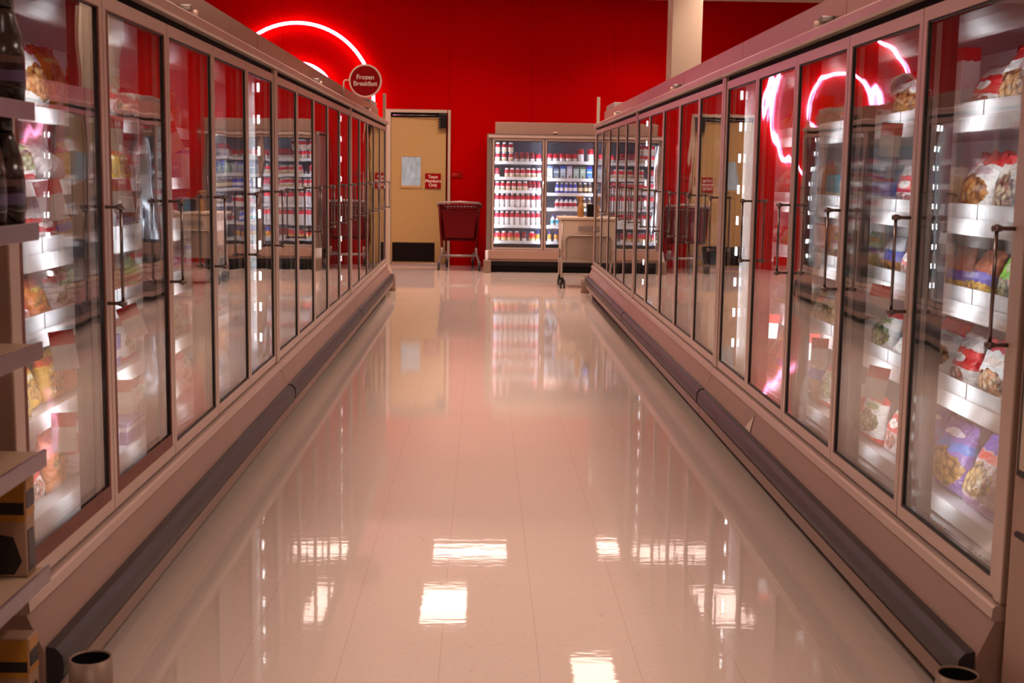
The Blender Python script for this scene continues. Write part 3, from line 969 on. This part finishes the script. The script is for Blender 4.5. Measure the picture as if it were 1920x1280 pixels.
row('L', 5, ys, ['redwhite', 'redwhite', 'redwhite', 'orange', 'redwhite', 'purplebox', 'purplebox', 'veg', 'veg', 'plain', 'veg', 'tealbox', 'veg', 'plain', 'orange'])

# ---------------------------------------------------------------- wall cooler
FY = 17.97
t = thing('wall_cooler', 'bright glass-door drinks cooler standing against the red wall', 'cooler', (0.058, FY, 0))
CW = 1.62
b = MB()
b.box(0.0, CW, 1.08, 1.12, 0.05, 1.93)
b.box(0.0, 0.07, 0.02, 1.12, 0.18, 1.91, bev=0.006)
b.box(CW - 0.07, CW, 0.02, 1.12, 0.18, 1.91, bev=0.006)
b.box(0.0, CW, 0.04, 1.12, 1.88, 1.93)
b.box(0.0, CW, 0.06, 1.12, 0.18, 0.26)
b.build('cabinet', M['coolerpost'], t)
b = MB()
b.box(0.07, CW - 0.07, 0.88, 1.07, 0.27, 1.88)
b.box(0.07, CW - 0.07, 0.10, 0.88, 0.27, 0.33)
b.box(0.071, 0.08, 0.06, 0.88, 0.33, 1.88)
b.box(CW - 0.08, CW - 0.071, 0.06, 0.88, 0.33, 1.88)
b.box(0.08, CW - 0.08, 0.06, 0.88, 1.86, 1.879)
b.build('liner', mat('cooler_liner', (0.30, 0.29, 0.36), 0.5), t)
MB().box(0.11, CW, 0.10, 0.14, 1.932, 2.095, bev=0.004).build('hood', M['panel'], t)
MB().lathe([(0.03, 0), (0.03, 0.01), (0.022, 0.014)], (0.95, 0.085, 1.95), 14, axis='Z').build('hood_lamp', M['signcream'], t)
MB().box(0.02, CW, -0.012, 0.05, 1.872, 1.905, bev=0.004).build('header', M['frame'], t)
MB().box(0.03, CW, -0.02, 0.06, 0.19, 0.315, bev=0.006).build('base_panel', M['coolerbase'], t)
MB().box(0.04, CW, 0.0, 0.06, 0.155, 0.188, bev=0.004).build('lower_trim', M['skirt'], t)
MB().box(0.07, CW, 0.02, 0.06, 0.0, 0.085).build('toe_kick', M['black'], t)
MB().box(0.07, CW, 0.01, 0.06, 0.09, 0.15).build('kick_grille', M['blackpl'], t)
MB().box(-0.012, 0.03, -0.03, 0.05, 0.175, 0.305, bev=0.004).build('corner_cap', M['tagw'], t)
for k in range(2):
    a, z = 0.075 + k * 0.735, 0.075 + (k + 1) * 0.735 - 0.012
    def ringxz(bb, x0, x1, z0, z1, w, y0, y1):
        bb.box(x0, x0 + w, y0, y1, z0, z1)
        bb.box(x1 - w, x1, y0, y1, z0, z1)
        bb.box(x0 + w, x1 - w, y0, y1, z0, z0 + w)
        bb.box(x0 + w, x1 - w, y0, y1, z1 - w, z1)
        return bb
    dr = ringxz(MB(), a, z, 0.325, 1.862, 0.026, -0.002, 0.035).build('door', M['frame'], t)
    ringxz(MB(), a + 0.026, z - 0.026, 0.351, 1.836, 0.008, 0.004, 0.03).build('gasket', M['gasket'], dr)
    MB().box(a + 0.032, z - 0.032, 0.010, 0.022, 0.357, 1.83).build('glass', M['glass'], dr)
    hx = z - 0.012
    hb = MB().tube([(hx, -0.045, 0.97), (hx, -0.045, 1.28)], 0.007, 8)
    for hz in (0.985, 1.265):
        hb.lathe([(0.009, -0.05), (0.009, 0.0)], (hx, 0, hz), 8, axis='Y')
    hb.build('handle', M['chrome'], dr)
for k in range(3):
    xc = 0.069 + k * 0.735
    mu = MB().box(max(0.075, xc - 0.03), min(CW - 0.075, xc + 0.03), 0.045, 0.08, 0.33, 1.86).build('mullion', M['mullion'], t)
    MB().box(xc - 0.012 if k else 0.085, xc + 0.012 if k else 0.105, 0.081, 0.086, 0.40, 1.80).build('lamp_strip', M['coolled'], mu)
CS = [[1.545, 1.325, 1.14, 0.90, 0.65, 0.425], [1.555, 1.315, 1.11, 0.895, 0.65, 0.425]]
for k in range(2):
    for zl in CS[k]:
        xa, xb = 0.11 + k * 0.735, 0.11 + k * 0.735 + 0.66
        sh = MB().box(xa, xb, 0.19, 0.80, zl - 0.018, zl).build('shelf', M['shelf'], t)
        MB().box(xa, xb, 0.178, 0.189, zl - 0.032, zl + 0.012, bev=0.002).build('price_rail', M['rail'], sh)

PM = {}
def plain(name, col, rough=0.35):
    if name not in PM:
        PM[name] = mat(name, col, rough, var=0.04, scale=9)
    return PM[name]
WB = plain('white_bottle', (0.78, 0.76, 0.76))
RB = plain('red_sleeve', (0.50, 0.012, 0.03))
DB = plain('dark_red_sleeve', (0.22, 0.02, 0.03))
BB = plain('blue_bottle', (0.03, 0.07, 0.50))
NB = plain('navy_cap', (0.04, 0.03, 0.22))
AB = plain('amber_drink', (0.62, 0.28, 0.04))
BR = plain('brown_drink', (0.10, 0.05, 0.03))
TL = plain('teal_label', (0.02, 0.32, 0.45))
CR = plain('cream_label', (0.72, 0.55, 0.35))

def bottle(kind):
    if kind in MESH:
        return MESH[kind]
    body = []
    if kind == 'carton':      # tall white creamer bottle with red shoulder
        prof = [(0.026, 0), (0.031, 0.006), (0.031, 0.055), (0.031, 0.058), (0.031, 0.085), (0.031, 0.088), (0.031, 0.115), (0.031, 0.118), (0.030, 0.155), (0.020, 0.175), (0.016, 0.178)]
        mis = [0, 0, 0, 0, 2, 0, 0, 1, 1, 1]
        body = (prof, mis, [WB, RB, CR], [(0.019, 0.178), (0.020, 0.182), (0.019, 0.203), (0.015, 0.206)], WB, 0.35)
    elif kind == 'short':     # short creamer, red over white
        prof = [(0.025, 0), (0.031, 0.006), (0.031, 0.050), (0.031, 0.065), (0.030, 0.098), (0.022, 0.112)]
        body = (prof, [0, 2, 0, 1, 1], [WB, RB, CR], [(0.023, 0.112), (0.023, 0.132), (0.019, 0.135)], WB, 0.3)
    elif kind == 'shortdark':
        prof = [(0.025, 0), (0.031, 0.006), (0.031, 0.045), (0.031, 0.06), (0.030, 0.098), (0.022, 0.112)]
        body = (prof, [0, 0, 1, 1, 1], [WB, DB], [(0.023, 0.112), (0.023, 0.130), (0.019, 0.133)], RB, 0.3)
    elif kind == 'redtub':    # squat red tub with cream foot
        prof = [(0.034, 0), (0.040, 0.006), (0.042, 0.045), (0.042, 0.065), (0.042, 0.105), (0.030, 0.122)]
        body = (prof, [0, 0, 2, 1, 1], [CR, RB, AB], [(0.024, 0.122), (0.024, 0.140), (0.020, 0.143)], WB, 0.2)
    elif kind == 'whitetub':
        prof = [(0.036, 0), (0.040, 0.005), (0.042, 0.05), (0.042, 0.07), (0.042, 0.098)]
        body = (prof, [0, 0, 1, 1], [WB, RB], [(0.044, 0.098), (0.044, 0.112), (0.041, 0.114)], RB, 0.0)
    elif kind == 'jar':
        prof = [(0.042, 0), (0.046, 0.005), (0.046, 0.11), (0.046, 0.15), (0.040, 0.16)]
        body = (prof, [0, 0, 1, 1], [WB, RB], [(0.043, 0.16), (0.043, 0.18), (0.040, 0.183)], RB, 0.0)
    elif kind in ('blue', 'brown', 'pale', 'teal', 'amberdrink'):
        mts = {'blue': [BB, WB, WB], 'brown': [BR, CR, WB], 'pale': [WB, RB, NB], 'teal': [WB, TL, BB], 'amberdrink': [AB, WB, NB]}[kind]
        sh = kind == 'amberdrink'
        prof = [(0.024, 0), (0.029, 0.006), (0.029, 0.035), (0.029, 0.038), (0.029, 0.085), (0.029, 0.088), (0.022, 0.108), (0.012, 0.128), (0.012, 0.135)]
        body = (prof, [0, 0, 0, 1, 0, 0, 0, 0] if not sh else [1, 1, 1, 0, 0, 0, 2, 2], mts, [(0.015, 0.135), (0.015, 0.156), (0.012, 0.158)], mts[2], 0.0)
    elif kind == 'syrup':     # dark syrup bottle
        prof = [(0.034, 0), (0.040, 0.006), (0.042, 0.05), (0.041, 0.11), (0.036, 0.15), (0.028, 0.185), (0.020, 0.205)]
        body = (prof, [0, 0, 0, 0, 0, 0], [plain('dark_syrup', (0.014, 0.007, 0.006), 0.25)], [(0.022, 0.205), (0.022, 0.235), (0.012, 0.25), (0.009, 0.275), (0.006, 0.28)], plain('dark_cap', (0.02, 0.012, 0.01), 0.3), 0.0)
    prof, mis, mts, cap, cm, sq = body
    if kind not in ('syrup', 'whitetub', 'jar'):
        prof = [(r * 1.13, h) for r, h in prof]
        cap = [(r * 1.13, h) for r, h in cap]
    me = MB().lathe(prof, (0, 0, 0), 18, mis=mis, sq=sq).mesh(kind, mts)
    mc = MB().lathe(cap, (0, 0, 0), 14).mesh('cap', cm)
    MESH[kind] = (me, mc)
    return MESH[kind]

def stand(name, kind, x, y, z, label, cat, group):
    me, mc = bottle(kind)
    o = tag(obj(name, me, None, (x, y, z)), label, cat, group)
    obj('cap', mc, o)
    return o

CB_MATS = {}
def gable(x, y, z, col, top, look, group):
    key = look
    if key not in CB_MATS:
        CB_MATS[key] = pack_mat('carton_' + key.replace(' ', '_'), base=col, bands=((0.62, 0.74, (0.7, 0.72, 0.75)),), blob=(0.5, 0.22, 0.22, 0.13, (0.5, 0.32, 0.14), (0.75, 0.62, 0.42)), rough=0.4, crinkle=0)
        b = MB()
        w = 0.036
        b.box(-w, w, -w, w, 0, 0.145, bev=0.002, seg=1)
        for f in b.bm.faces:
            for lp in f.loops:
                co = lp.vert.co
                lp[b.uv].uv = (co.x / (2 * w) + 0.5, co.z / 0.145)
        me = b.mesh('carton', CB_MATS[key])
        b2 = MB()
        b2.prism([(-w, 0.1455), (w, 0.1455), (0.004, 0.172), (0.004, 0.182), (-0.004, 0.182), (-0.004, 0.172)], -w, w)
        for v in b2.bm.verts:
            v.co.x, v.co.y = v.co.y, v.co.x
        MESH['gable', key] = (me, b2.mesh('gable_top', plain('gable_' + key.replace(' ', '_'), top)))
    me, mt = MESH['gable', key]
    o = tag(obj('drink_carton', me, None, (x, y, z)), uniq(lambda e: '%s on the second shelf of the cooler behind its second door%s' % (look, e)), 'carton', group)
    obj('gable_top', mt, o)

CX = 0.058
def cooler_row(door, li, x0, x1, n, kind, name, look, cat, dz=0.0, extra=''):
    z = CS[door][li] + 0.001 + dz
    for i in range(n):
        x = CX + x0 + (x1 - x0) * (i / max(1, n - 1)) + rnd.uniform(-0.002, 0.002)
        where = 'bottom' if li == 5 else ORD[li + 1]
        lab = '%s, %s along, %s cooler shelf, %s door%s' % (look, ORD[i + 1], where, ORD[door + 1], extra)
        stand(name, kind, x, FY + 0.23 + rnd.uniform(-0.006, 0.006), z, lab, cat, 'drinks on the %s cooler shelf behind the %s door' % (where, ORD[door + 1]))
A0, A1 = 0.148, 0.732
cooler_row(0, 0, A0, A0 + 0.19, 3, 'short', 'creamer_bottle', 'red and cream creamer bottle', 'bottle')
cooler_row(0, 0, A0 + 0.003, A0 + 0.187, 3, 'short', 'creamer_bottle', 'red creamer bottle stacked above another', 'bottle', dz=0.137)
cooler_row(0, 0, A0 + 0.27, A0 + 0.49, 4, 'shortdark', 'creamer_bottle', 'dark red creamer bottle', 'bottle')
cooler_row(0, 0, A1 - 0.012, A1 - 0.012, 1, 'whitetub', 'dairy_tub', 'pink and white tub', 'tub')
cooler_row(0, 1, A0, A0, 1, 'shortdark', 'creamer_bottle', 'dark red creamer bottle', 'bottle')
cooler_row(0, 1, A0 + 0.135, A1, 7, 'short', 'creamer_bottle', 'red-shouldered creamer bottle', 'bottle')
cooler_row(0, 2, A0, A0 + 0.395, 6, 'short', 'creamer_bottle', 'red-shouldered creamer bottle', 'bottle')
cooler_row(0, 2, A0 + 0.46, A1, 3, 'shortdark', 'creamer_bottle', 'dark red creamer bottle', 'bottle')
cooler_row(0, 3, A0, A1, 9, 'carton', 'milk_bottle', 'white milk bottle with red shoulder', 'bottle')
cooler_row(0, 4, A0, A1, 9, 'carton', 'milk_bottle', 'white milk bottle with red shoulder', 'bottle')
cooler_row(0, 5, A0 + 0.01, A0 + 0.29, 4, 'redtub', 'juice_jug', 'squat red jug', 'jug')
cooler_row(0, 5, A0 + 0.39, A0 + 0.39, 1, 'shortdark', 'creamer_bottle', 'dark red bottle', 'bottle')
cooler_row(0, 5, A0 + 0.50, A0 + 0.50, 1, 'redtub', 'juice_jug', 'squat red jug apart from the others', 'jug')
cooler_row(0, 5, A1 - 0.005, A1 - 0.005, 1, 'amberdrink', 'drink_bottle', 'amber bottle with navy shoulder', 'bottle')
B0, B1 = 0.885, 1.46
cooler_row(1, 0, B0, B0 + 0.35, 5, 'whitetub', 'dairy_tub', 'red-lidded white tub', 'tub')
cooler_row(1, 0, B0 + 0.44, B1, 2, 'jar', 'dairy_jar', 'tall red-lidded white jar', 'jar')
LB = (0.42, 0.55, 0.75)
for i, (col, top, look) in enumerate([((0.60, 0.66, 0.74), (0.3, 0.36, 0.6), 'pale grey gable carton'), ((0.16, 0.24, 0.34), (0.06, 0.06, 0.2), 'dark slate gable carton'), ((0.48, 0.62, 0.80), (0.04, 0.16, 0.7), 'light blue gable carton'),
                                      ((0.70, 0.68, 0.80), (0.6, 0.55, 0.72), 'lilac-white gable carton'), ((0.46, 0.66, 0.62), (0.1, 0.16, 0.16), 'mint green gable carton'), ((0.44, 0.66, 0.50), (0.1, 0.18, 0.14), 'leaf green gable carton'), ((0.05, 0.22, 0.72), (0.05, 0.06, 0.5), 'strong blue gable carton')]):
    gable(CX + B0 + 0.005 + i * 0.0935, FY + 0.24, CS[1][1] + 0.001, col, top, look, 'gable cartons on the second cooler shelf')
cooler_row(1, 2, B0 + 0.12, B0 + 0.37, 5, 'blue', 'drink_bottle', 'shiny blue drink bottle', 'bottle')
cooler_row(1, 2, B0 + 0.44, B1, 3, 'brown', 'drink_bottle', 'dark brown drink bottle', 'bottle')
cooler_row(1, 3, B0 + 0.12, B0 + 0.37, 5, 'pale', 'drink_bottle', 'pale bottle with navy cap', 'bottle')
cooler_row(1, 3, B0 + 0.50, B1, 2, 'brown', 'drink_bottle', 'dark brown drink bottle', 'bottle')
cooler_row(1, 4, B0 + 0.06, B0 + 0.13, 2, 'teal', 'drink_bottle', 'white bottle with teal label', 'bottle')
cooler_row(1, 4, B0 + 0.23, B0 + 0.23, 1, 'blue', 'drink_bottle', 'shiny blue drink bottle', 'bottle')
cooler_row(1, 4, B0 + 0.36, B0 + 0.46, 2, 'pale', 'drink_bottle', 'pale bottle with navy cap', 'bottle')
cooler_row(1, 5, B0 + 0.02, B0 + 0.30, 4, 'amberdrink', 'drink_bottle', 'amber bottle with navy shoulder', 'bottle')
o = MB().box(-0.055, 0.055, -0.055, 0.055, 0, 0.178, bev=0.012).build('corner_guard', M['post'], None, (-0.01 + 0.085 - 0.0, FY - 0.085, 0))
tag(o, 'square metal guard post at the corner of the wall cooler', 'guard post')

# ---------------------------------------------------------------- red shopping cart
t = thing('shopping_cart', 'red plastic shopping cart with grey rim beside the tan door', 'shopping cart', (-0.325, 18.12, 0))
b = MB()
def lerp(a, c, f):
    return a + (c - a) * f
def wallgrid(b, p00, p10, p01, p11, nx, nz, r=0.008):
    """open grid wall between four corners (bottom pair, top pair)"""
    P = [Vector(p) for p in (p00, p10, p01, p11)]
    for i in range(nx + 1):
        f = i / nx
        b.tube([P[0].lerp(P[1], f), P[2].lerp(P[3], f)], r, 5)
    for j in range(nz + 1):
        f = j / nz
        b.tube([P[0].lerp(P[2], f), P[1].lerp(P[3], f)], r, 5)
zb, zt = 0.44, 0.93
bl, br_, tl, tr_ = (-0.235, 0.10, zb), (0.235, 0.10, zb), (-0.285, 0.03, zt), (0.285, 0.03, zt)
bl2, br2, tl2, tr2 = (-0.19, 0.72, zb + 0.05), (0.19, 0.72, zb + 0.05), (-0.22, 0.80, zt - 0.05), (0.22, 0.80, zt - 0.05)
wallgrid(b, bl, br_, tl, tr_, 12, 9, 0.011)
wallgrid(b, bl2, br2, tl2, tr2, 10, 7)
wallgrid(b, bl, bl2, tl, tl2, 14, 7)
wallgrid(b, br_, br2, tr_, tr2, 14, 7)
wallgrid(b, bl, br_, bl2, br2, 10, 12)
b.prism([(-0.20, 0.47), (0.20, 0.47), (0.25, 0.86), (-0.25, 0.86)], 0.0, 0.012)
b.build('basket', M['cartred'], t)
MB().box(-0.21, 0.21, 0.085, 0.10, 0.52, 0.80, bev=0.01, rot=(Vector((0, 0.09, 0.5)), Matrix.Rotation(0.10, 3, 'X'))).build('child_seat', M['cartred'], t)
path = [(-0.30, 0.10, 0.90), (-0.30, 0.03, 0.945), (-0.26, -0.02, 0.962), (0, -0.035, 0.975), (0.26, -0.02, 0.962), (0.30, 0.03, 0.945), (0.30, 0.10, 0.90)]
MB().tube(path, 0.017, 10).build('handle', M['cartgrey'], t)
MB().tube([(-0.285, 0.03, 0.94), (-0.22, 0.80, 0.885), (0.22, 0.80, 0.885), (0.285, 0.03, 0.94)], 0.014, 8).build('rim', M['cartgrey'], t)
for s in (-1, 1):
    MB().tube([(s * 0.285, 0.03, 0.92), (s * 0.265, 0.04, 0.62), (s * 0.245, 0.05, 0.36), (s * 0.24, 0.05, 0.33)], 0.018, 8).build('leg', M['cartred'], t)
    MB().tube([(s * 0.24, 0.05, 0.34), (s * 0.245, 0.05, 0.24), (s * 0.275, 0.04, 0.16), (s * 0.285, 0.04, 0.09)], 0.016, 8).build('lower_leg', M['cartgrey'], t)
    MB().tube([(s * 0.25, 0.05, 0.215), (s * 0.20, 0.70, 0.22), (s * 0.20, 0.70, 0.12)], 0.014, 8).build('side_rail', M['cartgrey'], t)
    for (wx, wy, rr) in ((0.29, 0.04, 0.058), (0.19, 0.70, 0.058)):
        w = MB().lathe([(0.02, -0.016), (rr, -0.014), (rr, 0.014), (0.02, 0.016)], (s * wx, wy, rr), 20, axis='X').build('wheel', M['wheel'], t)
        MB().box(s * wx - 0.02, s * wx + 0.02, wy - 0.014, wy + 0.014, rr + 0.02, rr + 0.075, bev=0.004).build('fork', M['cartgrey'], w)
MB().tube([(-0.25, 0.05, 0.212), (0.25, 0.05, 0.212)], 0.018, 8).build('crossbar', M['cartgrey'], t)
MB().tube([(-0.235, 0.06, 0.435), (0.235, 0.06, 0.435)], 0.014, 8).build('lower_bar', M['cartred'], t)

# ---------------------------------------------------------------- beige service cart past the row end
t = thing('service_cart', 'beige wheeled service cart with bent tube frame past the freezer end', 'cart', (0.93, 15.55, 0))
MB().box(0.0, 0.80, -0.02, 0.50, 0.835, 0.868, bev=0.008).build('top_tray', M['beige'], t)
MB().box(0.035, 0.765, 0.0, 0.48, 0.46, 0.834, bev=0.012).build('bin', M['beige'], t)
MB().box(0.10, 0.70, -0.008, -0.001, 0.34, 0.64, bev=0.01).build('front_panel', M['cloudy'], t)
MB().tube([(0.085, -0.018, 0.33), (0.085, -0.018, 0.58), (0.10, -0.018, 0.62), (0.14, -0.018, 0.645), (0.66, -0.018, 0.645), (0.70, -0.018, 0.62), (0.715, -0.018, 0.58), (0.715, -0.018, 0.33)], 0.011, 8).build('tube_frame', M['tube'], t)
b = MB().box(0.02, 0.78, -0.01, 0.49, 0.315, 0.345, bev=0.006)
b.build('lower_shelf', M['tube'], t)
MB().box(0.24, 0.42, -0.012, 0.001, 0.70, 0.76, bev=0.004).build('hand_hole', M['upright'], t)
for x in (0.045, 0.755):
    for y in (0.0, 0.48):
        lg = MB().tube([(x, y, 0.83), (x, y, 0.13)], 0.013, 8).build('leg', M['tube'], t)
        for dx in (-0.022, 0.022):
            MB().lathe([(0.015, -0.011), (0.052, -0.010), (0.052, 0.010), (0.015, 0.011)], (x + dx + 0.015, y + 0.01, 0.052), 18, axis='X').build('caster', M['wheel'], lg)
        MB().box(x - 0.006, x + 0.028, y - 0.012, y + 0.02, 0.06, 0.13, bev=0.004).build('caster_fork', M['blackpl'], lg)
MB().tube([(0.045, 0.0, 0.17), (0.755, 0.0, 0.17)], 0.009, 6).build('crossbar', M['tube'], t)
# things on the tray
t = thing('spray_bottle', 'amber brown spray bottle standing on the beige cart', 'spray bottle', (1.205, 15.68, 0.8685))
MB().lathe([(0.034, 0), (0.040, 0.008), (0.041, 0.10), (0.034, 0.135), (0.020, 0.165), (0.018, 0.19)], seg=18).build('body', M['amber'], t)
b = MB().lathe([(0.021, 0.19), (0.022, 0.215), (0.016, 0.225)], seg=14)
b.box(-0.055, 0.035, -0.014, 0.014, 0.222, 0.255, bev=0.008)
b.box(-0.035, -0.022, -0.008, 0.008, 0.175, 0.225, bev=0.004)
b.build('trigger_head', M['amber'], t)
o = tag(MB().box(-0.08, 0.08, -0.06, 0.06, 0, 0.16, bev=0.01).build('supply_box', M['blackpl'], None, (1.36, 15.72, 0.8685)), 'black box standing on the beige cart', 'box')

# ---------------------------------------------------------------- wooden shelving before the freezers
GX, GY1, GY0 = -1.0, 2.90, 1.75
GL = [1.52, 1.255, 0.985, 0.735, 0.46, 0.11]
t = thing('shelving_unit', 'shelving unit with wooden shelves and mauve price strips before the freezers', 'shelving unit', (GX, GY0, 0))
LG = GY1 - GY0
MB().box(-0.46, -0.44, 0, LG - 0.07, 0.0, 2.0).build('backboard', M['backboard'], t)
for y in (0.0, LG - 0.11):
    MB().box(-0.44, -0.39, y, y + 0.04, 0.0, 2.0).build('upright', M['upright'], t)
for zl in GL:
    sh = MB().box(-0.389, -0.006, 0.0, LG, zl - 0.022, zl, bev=0.003).build('shelf', M['wood'], t)
    MB().box(-0.0055, 0.003, 0.0, LG, zl - 0.034, zl + 0.006, bev=0.002).build('price_strip', M['strip'], sh)
MB().box(-0.40, -0.02, 0.0, LG - 0.02, 0.0, 0.085).build('base', M['backboard'], t)

def syrup(x, y, z, label):
    o = stand('syrup_bottle', 'syrup', x, y, z, label, 'bottle', 'dark syrup bottles on the wooden shelving')
    lm = pack_mat('syrup_label', base=(0.02, 0.008, 0.009), bands=((0.14, 0.34, (0.085, 0.06, 0.12)), (0.46, 0.60, (0.09, 0.05, 0.045))), blob=(0.5, 0.82, 0.22, 0.14, (0.7, 0.22, 0.06), (0.55, 0.2, 0.08)), crinkle=0) if 'syrup_label' not in PM else PM['syrup_label']
    PM['syrup_label'] = lm
    MB().lathe([(0.0425, 0.03), (0.0432, 0.04), (0.0427, 0.10), (0.038, 0.148)], seg=18).build('bottle_label', lm, o)
syrup(-1.045, 2.855, GL[0] + 0.001, 'dark syrup bottle standing on the top wooden shelf')
syrup(-1.045, 2.83, GL[1] + 0.001, 'dark syrup bottle with curved label on the second wooden shelf')
syrup(-1.05, 2.735, GL[1] + 0.001, 'plain dark syrup bottle tucked behind another on the second wooden shelf')

def gold_box(x, y, z, w, dpt, h, label):
    """black and gold carton with a shaped dark panel"""
    o = tag(obj('coffee_box', None, None, (x, y, z)), label, 'box', 'black and gold boxes on the wooden shelving')
    gold = plain('gold_card', (0.36, 0.16, 0.015), 0.4)
    tan = plain('tan_card', (0.30, 0.18, 0.12), 0.45)
    dk = plain('black_card', (0.010, 0.007, 0.007), 0.4)
    MB().box(-dpt / 2, dpt / 2, -w / 2, w / 2, 0, h, bev=0.003, seg=1).build('carton', tan, o)
    b = MB()
    for sgn, q in ((1, dpt / 2),):
        b.box(q, q + 0.0012, -w / 2 + 0.002, w / 2 - 0.002, h * 0.86, h - 0.002)
        b.box(q, q + 0.0012, -w / 2 + 0.002, w / 2 - 0.002, h * 0.60, h * 0.66)
    b.box(-dpt / 2 + 0.002, dpt / 2 - 0.002, -w / 2 - 0.0012, -w / 2, h * 0.55, h * 0.98)
    b.build('gold_print', gold, o)
    b = MB()
    q = dpt / 2
    b.box(q, q + 0.0016, -w / 2 + 0.004, w / 2 - 0.004, h * 0.68, h * 0.84)
    b.box(-dpt / 2 + 0.004, dpt / 2 - 0.004, -w / 2 - 0.0016, -w / 2, h * 0.62, h * 0.74)
    pts = [(-0.40, 0.06), (0.40, 0.06), (0.40, 0.30), (0.22, 0.46), (-0.40, 0.46)]
    va = [b.bm.verts.new((q + 0.0016, p[0] * w, p[1] * h)) for p in pts]
    vb = [b.bm.verts.new((q, p[0] * w, p[1] * h)) for p in pts]
    b.bm.faces.new(va); b.bm.faces.new(vb[::-1])
    for i in range(5):
        b.bm.faces.new((va[i], va[(i + 1) % 5], vb[(i + 1) % 5], vb[i]))
    pts = [(-0.40, 0.03), (0.30, 0.03), (0.42, 0.16), (0.30, 0.40), (-0.40, 0.48)]
    va = [b.bm.verts.new((p[0] * dpt, -w / 2 - 0.0016, p[1] * h)) for p in pts]
    vb = [b.bm.verts.new((p[0] * dpt, -w / 2, p[1] * h)) for p in pts]
    b.bm.faces.new(va); b.bm.faces.new(vb[::-1])
    for i in range(5):
        b.bm.faces.new((va[i], va[(i + 1) % 5], vb[(i + 1) % 5], vb[i]))
    b.build('dark_print', dk, o)
gold_box(-1.095, 2.845, GL[4] + 0.001, 0.055, 0.15, 0.235, 'black and gold box standing on the fifth wooden shelf')
gold_box(-1.27, 2.80, GL[4] + 0.001, 0.10, 0.15, 0.235, 'black and gold box set behind another on the fifth wooden shelf')
gold_box(-1.085, 2.835, GL[5] + 0.001, 0.06, 0.13, 0.21, 'gold-topped black box on the lowest wooden shelf')

# ---------------------------------------------------------------- end cabinet past the sticker-marked freezer
t = thing('end_cabinet', 'dark brown end cabinet with black-framed cream window beside the freezers', 'cabinet', (1.268, 2.0, 0))
MB().box(0.0, 0.9, 0.0, 0.93, 0.0, 2.0, bev=0.01).build('body', M['panel'], t)
MB().box(-0.008, -0.0005, 0.05, 0.90, 0.70, 1.95, bev=0.003).build('window_frame', M['blackpl'], t)
MB().box(-0.012, -0.0085, 0.08, 0.875, 0.72, 1.90).build('window_panel', M['cream'], t)
h = MB().tube([(-0.03, 0.60, 0.58), (-0.03, 0.82, 0.58)], 0.008, 8)
for y in (0.63, 0.80):
    h.lathe([(0.007, -0.03), (0.007, 0.0)], (0, y, 0.58), 8, axis='X')
h.build('handle', M['blackpl'], t)
